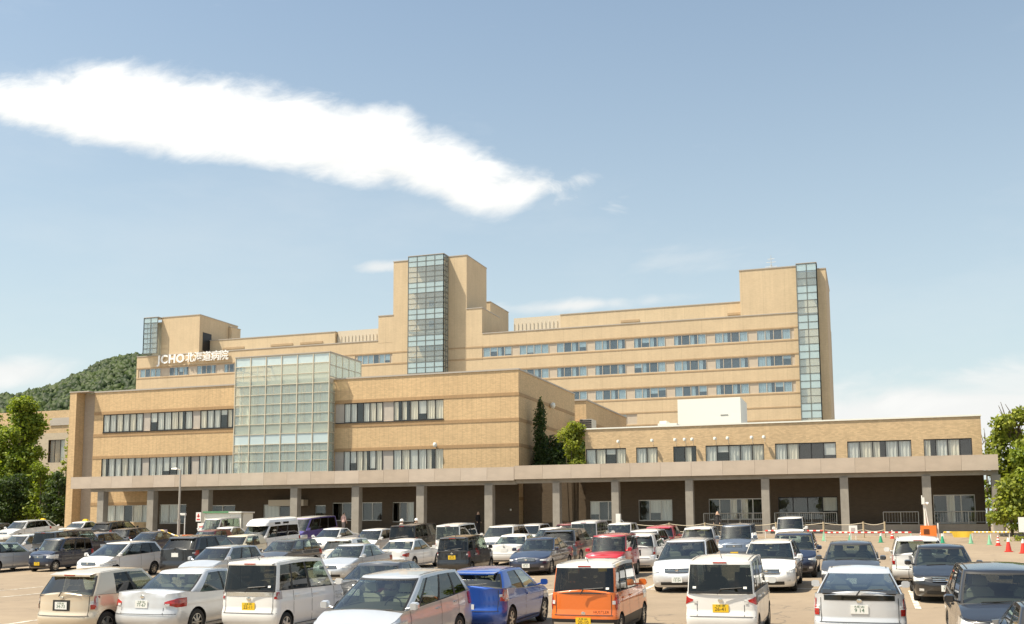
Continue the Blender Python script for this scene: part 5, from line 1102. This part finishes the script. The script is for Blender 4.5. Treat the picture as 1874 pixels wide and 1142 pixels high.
m = MB(); m.box(-.06, .06, -.05, 0, 0, .14); m.lathe([(.055, -.06), (.075, 0), (.055, .06), (0, .07)], 10, (0, -.08, .07)); m.build('bulkhead_lamp', WPL, loc=(-25.95, 75.98, 1.9), label='small white bulkhead lamp on the shaded wall beside the canopy column', cat='lamp')
# ================================================================== people
def person(loc, rot, top, legs, hair, label, hat=None, lean=0, skin=(.55, .36, .25)):
    J = {'pel': (0, 0, .93), 'ch': (0, .01+lean*.3, 1.22), 'nk': (0, .0+lean*.5, 1.45), 'hd': (0, -.02+lean*.55, 1.58), 'tp': (0, -.01+lean*.55, 1.70)}
    E_ = [('pel', 'ch'), ('ch', 'nk'), ('nk', 'hd'), ('hd', 'tp')]; Rr = {'pel': (.155, .11), 'ch': (.165, .115), 'nk': (.06, .06), 'hd': (.082, .098), 'tp': (.06, .07)}
    for s, k in ((1, 'r'), (-1, 'l')):
        J.update({k+'hp': (s*.09, 0, .88), k+'kn': (s*.10, -.03*s, .49), k+'an': (s*.10, .06*s, .09), k+'to': (s*.11, .06*s-.15, .04), k+'sh': (s*.18, .01+lean*.45, 1.40), k+'el': (s*.23, .03+lean*.3, 1.13), k+'wr': (s*.22, -.10, .92), k+'hn': (s*.215, -.13, .83)})
        E_ += [('pel', k+'hp'), (k+'hp', k+'kn'), (k+'kn', k+'an'), (k+'an', k+'to'), ('nk', k+'sh'), (k+'sh', k+'el'), (k+'el', k+'wr'), (k+'wr', k+'hn')]
        Rr.update({k+'hp': (.085, .09), k+'kn': (.058, .06), k+'an': (.04, .045), k+'to': (.04, .03), k+'sh': (.06, .06), k+'el': (.042, .042), k+'wr': (.03, .03), k+'hn': (.035, .02)})
    names = list(J); me = bpy.data.meshes.new('person'); me.from_pydata([J[k] for k in names], [(names.index(a), names.index(b_)) for a, b_ in E_], [])
    o = bpy.data.objects.new('p', me); COL.objects.link(o); sk = o.modifiers.new('s', 'SKIN'); 
    for i, k in enumerate(names): me.skin_vertices[0].data[i].radius = Rr[k]; me.skin_vertices[0].data[i].use_root = (k == 'pel')
    o.modifiers.new('ss', 'SUBSURF').levels = 1; bpy.context.view_layer.update(); r = bpy.data.meshes.new_from_object(o.evaluated_get(bpy.context.evaluated_depsgraph_get())); bpy.data.objects.remove(o)
    r.materials.clear(); [r.materials.append(q) for q in (mat('skin', skin, .6), mat('shirt', top, .9), mat('trousers', legs, .9), mat('hair', hair, .7), mat('shoe', (.03, .03, .03), .6))]
    for f in r.polygons:
        c = f.center; f.use_smooth = True
        f.material_index = 4 if c.z < .10 else 2 if c.z < .95 and abs(c.x) < .17 else 0 if c.z < .93 and abs(c.x) >= .17 else 1 if c.z < 1.46 else 3 if (c.z > 1.66 or (c.y > .02+lean*.5 and c.z > 1.52)) else 0
    root = empty('person', loc, label=label, cat='person'); root.rotation_euler = (0, 0, rot); b_ = link('body', r, root)
    if hat:
        m = MB(); m.lathe([(.16, 1.64), (.115, 1.66), (.108, 1.74), (.06, 1.78), (0, 1.785)], 14, (0, -.015+lean*.55, 0)); m.build('hat', mat('hat', hat, .8), root, smooth=True, angle=50)
person((atx(735, 63), 63, gz(63, -24)), 2.6, (.75, .73, .68), (.12, .13, .16), (.03, .025, .02), 'person in white shirt and white cap left of the two behind the black van', hat=(.8, .78, .72))
person((atx(762, 63.4), 63.4, gz(63.4, -22)), .4, (.78, .76, .72), (.10, .10, .12), (.03, .025, .02), 'person in white shirt and white cap beside a canopy column behind the black van', hat=(.82, .80, .75))
person((atx(875, 74), 74, .13), 1.2, (.02, .02, .022), (.025, .025, .03), (.015, .012, .01), 'person in black clothes walking along the shaded wall under the canopy')
person((atx(1313, 70.5), 70.5, gz(70.5)), -.3, (.02, .018, .018), (.03, .03, .03), (.012, .01, .01), 'person in black standing with bent arms between two canopy columns', lean=.1)
person((atx(629, 72.9), 72.9, .13), 2.9, (.62, .42, .38), (.14, .12, .12), (.03, .02, .02), 'person in a pink top by the ground floor windows of the brick wing')
# ================================================================== vegetation
def leaf_mat(name, c0, c1):
    m = bpy.data.materials.new(name); m.use_nodes = True; t = m.node_tree; p = t.nodes['Principled BSDF']; p.inputs['Roughness'].default_value = .6; p.inputs['Specular IOR Level'].default_value = .35
    g = t.nodes.new('ShaderNodeNewGeometry'); f = noise(g.outputs['Position'], .9, 5, .7, t); wn = t.nodes.new('ShaderNodeTexWhiteNoise'); t.links.new(g.outputs['Random Per Island'], wn.inputs['Vector'])
    cr = t.nodes.new('ShaderNodeValToRGB'); e = cr.color_ramp.elements; e[0].position = .3; e[0].color = (*c0, 1); e[1].position = .75; e[1].color = (*c1, 1)
    t.links.new(mth('ADD', mth('MULTIPLY', f, .6, nt=t), mth('MULTIPLY', g.outputs['Random Per Island'], .4, nt=t), nt=t), cr.inputs[0]); t.links.new(cr.outputs[0], p.inputs['Base Color'])
    out = t.nodes['Material Output']; tl = t.nodes.new('ShaderNodeBsdfTranslucent'); mx = t.nodes.new('ShaderNodeMix'); mx.data_type = 'RGBA'; mx.blend_type = 'MULTIPLY'; mx.inputs[0].default_value = 1; t.links.new(cr.outputs[0], mx.inputs[6]); mx.inputs[7].default_value = (1.5, 1.6, .7, 1); t.links.new(mx.outputs[2], tl.inputs[0])
    ms = t.nodes.new('ShaderNodeMixShader'); ms.inputs[0].default_value = .35; t.links.new(p.outputs[0], ms.inputs[1]); t.links.new(tl.outputs[0], ms.inputs[2]); t.links.new(ms.outputs[0], out.inputs[0]); return m
LEAF = leaf_mat('leaf_green', (.075, .120, .012), (.31, .36, .040)); LEAFY = leaf_mat('leaf_bright', (.10, .135, .016), (.36, .38, .05)); LEAFD = leaf_mat('leaf_dark', (.025, .045, .012), (.075, .115, .025)); BARK = mat('bark', (.12, .09, .06), .95, vary=.3, vscale=6)
def leaves(clumps, per, size, seed, flat=.5):
    r = np.random.default_rng(seed); V = []; F = []
    for (cx_, cy_, cz_, rx, ry, rz) in clumps:
        n = int(per*rx*rz*2.2); d = r.normal(size=(n, 3)); d /= np.linalg.norm(d, axis=1)[:, None]; rad = r.random(n)**.38*(1+.16*r.normal(size=n))
        c = d*rad[:, None]*np.array([rx, ry, rz])+np.array([cx_, cy_, cz_]); nrm = d*.55+r.normal(size=(n, 3))*.6+np.array([0, 0, .45]); nrm /= np.linalg.norm(nrm, axis=1)[:, None]
        a = np.cross(nrm, r.normal(size=(n, 3))); a /= np.linalg.norm(a, axis=1)[:, None]; b_ = np.cross(nrm, a); s = size*(.6+.8*r.random(n))[:, None]
        q = np.stack([c-a*s*.5, c+b_*s*.32, c+a*s*.5+nrm*s*.12, c-b_*s*.32], 1); k0 = len(V)*4; V.append(q.reshape(-1, 3)); 
    V = np.concatenate(V); n = len(V)//4; me = bpy.data.meshes.new('leaves'); me.from_pydata(V.tolist(), [], np.arange(n*4).reshape(n, 4).tolist()); me.update(); return me
def tree(name, label, X, Y, h, r, seed, lm=None, z0=None, trunk=.16, crown0=.25, per=150, size=.34, cat='tree', nclump=16, bare=0, conic=False, group=None):
    rr = random.Random(seed); z0 = (gz(Y, X) if z0 is None else z0); root = empty(name, (X, Y, z0), label=label, cat=cat, group=group); t = MB()
    t.tube((0, 0, -.1), (rr.uniform(-.1, .1), rr.uniform(-.1, .1), h*.45), trunk, trunk*.7, 9); t.tube((0, 0, h*.44), (rr.uniform(-.2, .2), 0, h*.9), trunk*.7, trunk*.15, 8); cl = []
    for k in range(nclump):
        u = (k+.5)/nclump; zz = h*(crown0+(1-crown0)*u); prof = (1-u)**.8 if conic else math.sin(math.pi*min(1, .12+.80*u**.85))**.75
        for q in range(1 if conic else 2):
            a = rr.uniform(0, 6.283); R_ = r*prof*rr.uniform(.25, .72); c = (R_*math.cos(a), R_*math.sin(a), zz+rr.uniform(-.3, .3)); s = r*rr.uniform(.28, .46)*(prof if conic else (.55+.45*prof)); cl.append((*c, s, s, s*rr.uniform(.6, .85)))
            t.tube((0, 0, max(.2, zz-h*.16)), c, trunk*.26, trunk*.06, 5)
    for k in range(bare):
        a = rr.uniform(0, 6.283); p0 = Vector((rr.uniform(-.4, .4), rr.uniform(-.4, .4), h*.82)); p1 = p0+Vector((math.cos(a)*.8, math.sin(a)*.5, h*.12)); p2 = p1+Vector((rr.uniform(-.5, .3), 0, h*rr.uniform(.08, .15))); t.tube(p0, p1, .06, .04, 6); t.tube(p1, p2, .04, .015, 5); t.tube(p1, p1+Vector((rr.uniform(-.7, .7), .1, .5)), .03, .01, 5)
    t.build('trunk', BARK, root, smooth=True, angle=60); me = leaves(cl, per, size, seed); me.materials.append(lm or LEAF); link('crown', me, root); return root
def treepx(name, label, px, Y, ytop, r, seed, **k):
    X = atx(px, Y); d = pray(px, ytop); h = CAMZ+d.z/d.y*Y-gz(Y, X); return tree(name, label, X, Y, h, r, seed, **k)
treepx('broadleaf_tree', 'big bright green broadleaf tree at the left end beside the annexe', 28, 96, 733, 4.3, 3, lm=LEAF, crown0=.10, nclump=20, per=120, size=.42)
treepx('broadleaf_tree', 'tall green tree at the frame edge left of the bright broadleaf tree', -45, 98, 742, 4.4, 4, lm=LEAF, crown0=.12, nclump=18, per=110, size=.42)
treepx('slender_tree', 'slender sparse tree growing close to the brick wing end pier', 118, 93, 775, 1.7, 5, lm=LEAFY, crown0=.22, nclump=12, per=70, size=.34)
treepx('round_bush', 'round dark green bush below the slender tree', 105, 90, 868, 2.6, 6, lm=LEAFD, crown0=.08, nclump=9, per=150, cat='bush', trunk=.1)
treepx('round_bush', 'green bush between the big broadleaf tree and the taxis', 72, 91, 850, 2.6, 8, lm=LEAF, crown0=.06, nclump=10, per=150, cat='bush', trunk=.1)
treepx('round_bush', 'dark bush at the foot of the big broadleaf tree', 12, 90, 870, 3.4, 9, lm=LEAFD, crown0=.05, nclump=10, per=140, cat='bush', trunk=.1)
treepx('garden_tree', 'leafy tree with bare top twigs beside the right canopy end', 1868, 75, 752, 2.3, 12, lm=LEAFY, crown0=.16, nclump=16, per=190, size=.30, bare=5)
treepx('garden_tree', 'bright leafy tree overhanging the end column of the low wing canopy', 1852, 70.5, 868, 1.55, 13, lm=LEAFY, crown0=.12, nclump=11, per=260, size=.24, trunk=.09)
treepx('garden_tree', 'dark leafy tree cut by the frame edge beside the canopy end', 1905, 71, 800, 2.2, 14, lm=LEAF, crown0=.1, nclump=14, per=190, size=.28)
treepx('low_shrub', 'small yellow-green shrub behind the red cone', 1858, 65, 996, .62, 15, lm=LEAFY, crown0=.05, nclump=5, per=500, size=.14, cat='shrub', trunk=.03)
for i, (px, yt) in enumerate(((1800, 790), (1811, 772), (1826, 768), (1838, 785))): treepx('conifer', ('short conifer just behind the low wing end wall', 'pointed conifer behind the low wing end wall', 'tallest pointed conifer behind the canopy end', 'conifer half hidden by the leafy garden tree')[i], px, 112+3*i, yt, 1.7, 20+i, lm=LEAF, crown0=.08, nclump=16, per=130, size=.35, conic=True, trunk=.12)
treepx('bare_tree', 'thin leafless shrub peeking over the right canopy end', 1797, 104, 800, .9, 31, lm=LEAFY, nclump=5, per=20, bare=6, crown0=.5)
# courtyard greenery between the wings
_skip = lambda *a, **k: None
_skip('cypress', 'narrow dark cypress against the brick wing side wall', 981, 78.6, 743, .58, 40, lm=LEAFD, crown0=.03, nclump=18, per=600, size=.2, trunk=.1)
def mass(name, label, clumps, lm, per, size, seed, cat='shrub'):
    c0 = clumps[0]; root = empty(name, (c0[0], c0[1], 0), label=label, cat=cat); cl = [(a-c0[0], b_-c0[1], c, d, e, f) for a, b_, c, d, e, f in clumps]; me = leaves(cl, per, size, seed); me.materials.append(lm); link('foliage', me, root)
    t = MB()
    for a, b_, c, d, e, f in cl: t.tube((a*.6, b_*.6, 0), (a, b_, c), .05, .02, 6)
    t.build('stem', BARK, root); return root
rr = random.Random(5)
mass('cypress', 'narrow dark cypress against the brick wing side wall', [(-24.35+rr.uniform(-.08, .08), 78.6+rr.uniform(-.08, .08), .4+.36*k, .62*(1-.25*(k/28)**3), .55, .5) for k in range(27)]+[(-24.35, 78.6, 10.25, .28, .28, .5), (-24.33, 78.6, 10.55, .13, .13, .4)], LEAFD, 420, .17, 40, 'tree')
mass('climbing_ivy', 'bright green ivy column climbing the low wing corner', [(-20.75+rr.uniform(-.25, .25), 75.9+rr.uniform(-.3, .3), .4+4.2+k*.36, .62, .5, .5) for k in range(11)]+[(-21.6, 76.2, 7.6, .8, .6, .6), (-20.6, 75.9, 8.1, .7, .5, .4)], LEAFY, 420, .2, 50, 'ivy')
mass('court_shrub', 'dark green shrubs filling the court between the brick wing and the low wing', [(rr.uniform(-24.7, -21.8), rr.uniform(79, 84), rr.uniform(3.2, 7.4), .95, .9, .8) for k in range(24)], LEAFD, 200, .26, 51)
mass('court_bush', 'leafy bush with pale tips behind the canopy edge beside the cypress', [(-24.4+rr.uniform(0, 2.4), 78.0+rr.uniform(-.3, .8), 4.6+rr.uniform(0, 1.9), .62, .5, .55) for k in range(14)], LEAFD, 230, .24, 52)
for i, (X, Y, h) in enumerate(((16, 82, 9), (25, 90, 11), (36, 84, 10))): tree('lot_tree', ('broadleaf tree right of the canopy end, past the garden trees', 'tall broadleaf tree well right of the low wing', 'broadleaf tree at the far right end of the lot')[i], X, Y, h, 3.6, 90+i, lm=LEAF, crown0=.15, nclump=14, per=60, size=.5)
# street trees on the near side of the lot (seen only as reflections in glass and paint)
for i in range(9):
    X = -62+11.5*i; tree('street_tree', 'broadleaf street tree lining the near edge of the lot', X, -24-3*(i % 2), 9.5+1.5*(i % 3), 4.2, 70+i, lm=LEAFD, crown0=.16, nclump=14, per=26, size=.75, group='street trees behind the near edge')
# ================================================================== wooded hill
prof = [(-80, 30), (-62, 58), (-50, 82), (-45.2, 104), (-43.2, 119), (-41.5, 134), (-40.2, 143), (-38.5, 149), (-35, 152), (-30, 128), (-24, 92), (-16, 50), (-6, 15), (2, 0)]
rng = np.random.default_rng(3)
ph = rng.random((6, 3))*6.28
def hill_h(az, R_):
    H_ = interp(prof, az); u = min(1, max(0, (R_-430)/570)); base = H_*(u*u*(3-2*u))**.85
    wob = sum(math.sin(az*.9*(k+1)*.7+ph[k, 0]+R_*.006*(k+1))*(5.0/(k+1)) for k in range(4)); return base+wob*u*(1-.75*u*u)*1.6-2
m = MB(); na, nr_ = 90, 36
for i in range(na+1):
    az = -80+82*i/na
    for j in range(nr_+1):
        R_ = 430+750*j/nr_; zz = hill_h(az, min(R_, 1000)) - max(0, R_-1000)*.12; m.v.append((R_*math.sin(math.radians(az)), R_*math.cos(math.radians(az)), zz))
for i in range(na):
    for j in range(nr_): a = i*(nr_+1)+j; m.f.append((a, a+nr_+1, a+nr_+2, a+1)); m.m.append(0)
m.build('hill', mat('forest_floor', (.035, .05, .015), .95, vary=.4, vscale=.02), kind='structure', smooth=True)
bm = bmesh.new(); bmesh.ops.create_icosphere(bm, subdivisions=2, radius=1); bm.verts.ensure_lookup_table(); base = np.array([v.co[:] for v in bm.verts]); tri = np.array([[v.index for v in f.verts] for f in bm.faces]); bm.free()
V = []; F = []; k = 0
for _ in range(9500):
    az = rng.uniform(-50, -36); R_ = math.sqrt(rng.uniform(560**2, 1012**2)); zz = hill_h(az, min(R_, 1000)); s = rng.uniform(1.7, 3.9)
    b_ = base*(1+.22*rng.normal(size=(len(base), 1)))*np.array([s, s, s*rng.uniform(.8, 1.5)])
    V.append(b_+np.array([R_*math.sin(math.radians(az)), R_*math.cos(math.radians(az)), zz+s*.4])); F.append(tri+k*len(base)); k += 1
me = bpy.data.meshes.new('forest'); me.from_pydata(np.concatenate(V).tolist(), [], np.concatenate(F).tolist())
FOR = leaf_mat('forest_leaf', (.014, .034, .007), (.070, .105, .018)); me.materials.append(FOR); me.polygons.foreach_set('use_smooth', [True]*len(me.polygons)); me.update(); link('forest', me, kind='stuff', label='dense green wood covering the hill', cat='forest')
m = MB(); m.box(-200, 200, 0, 3, 0, 4);
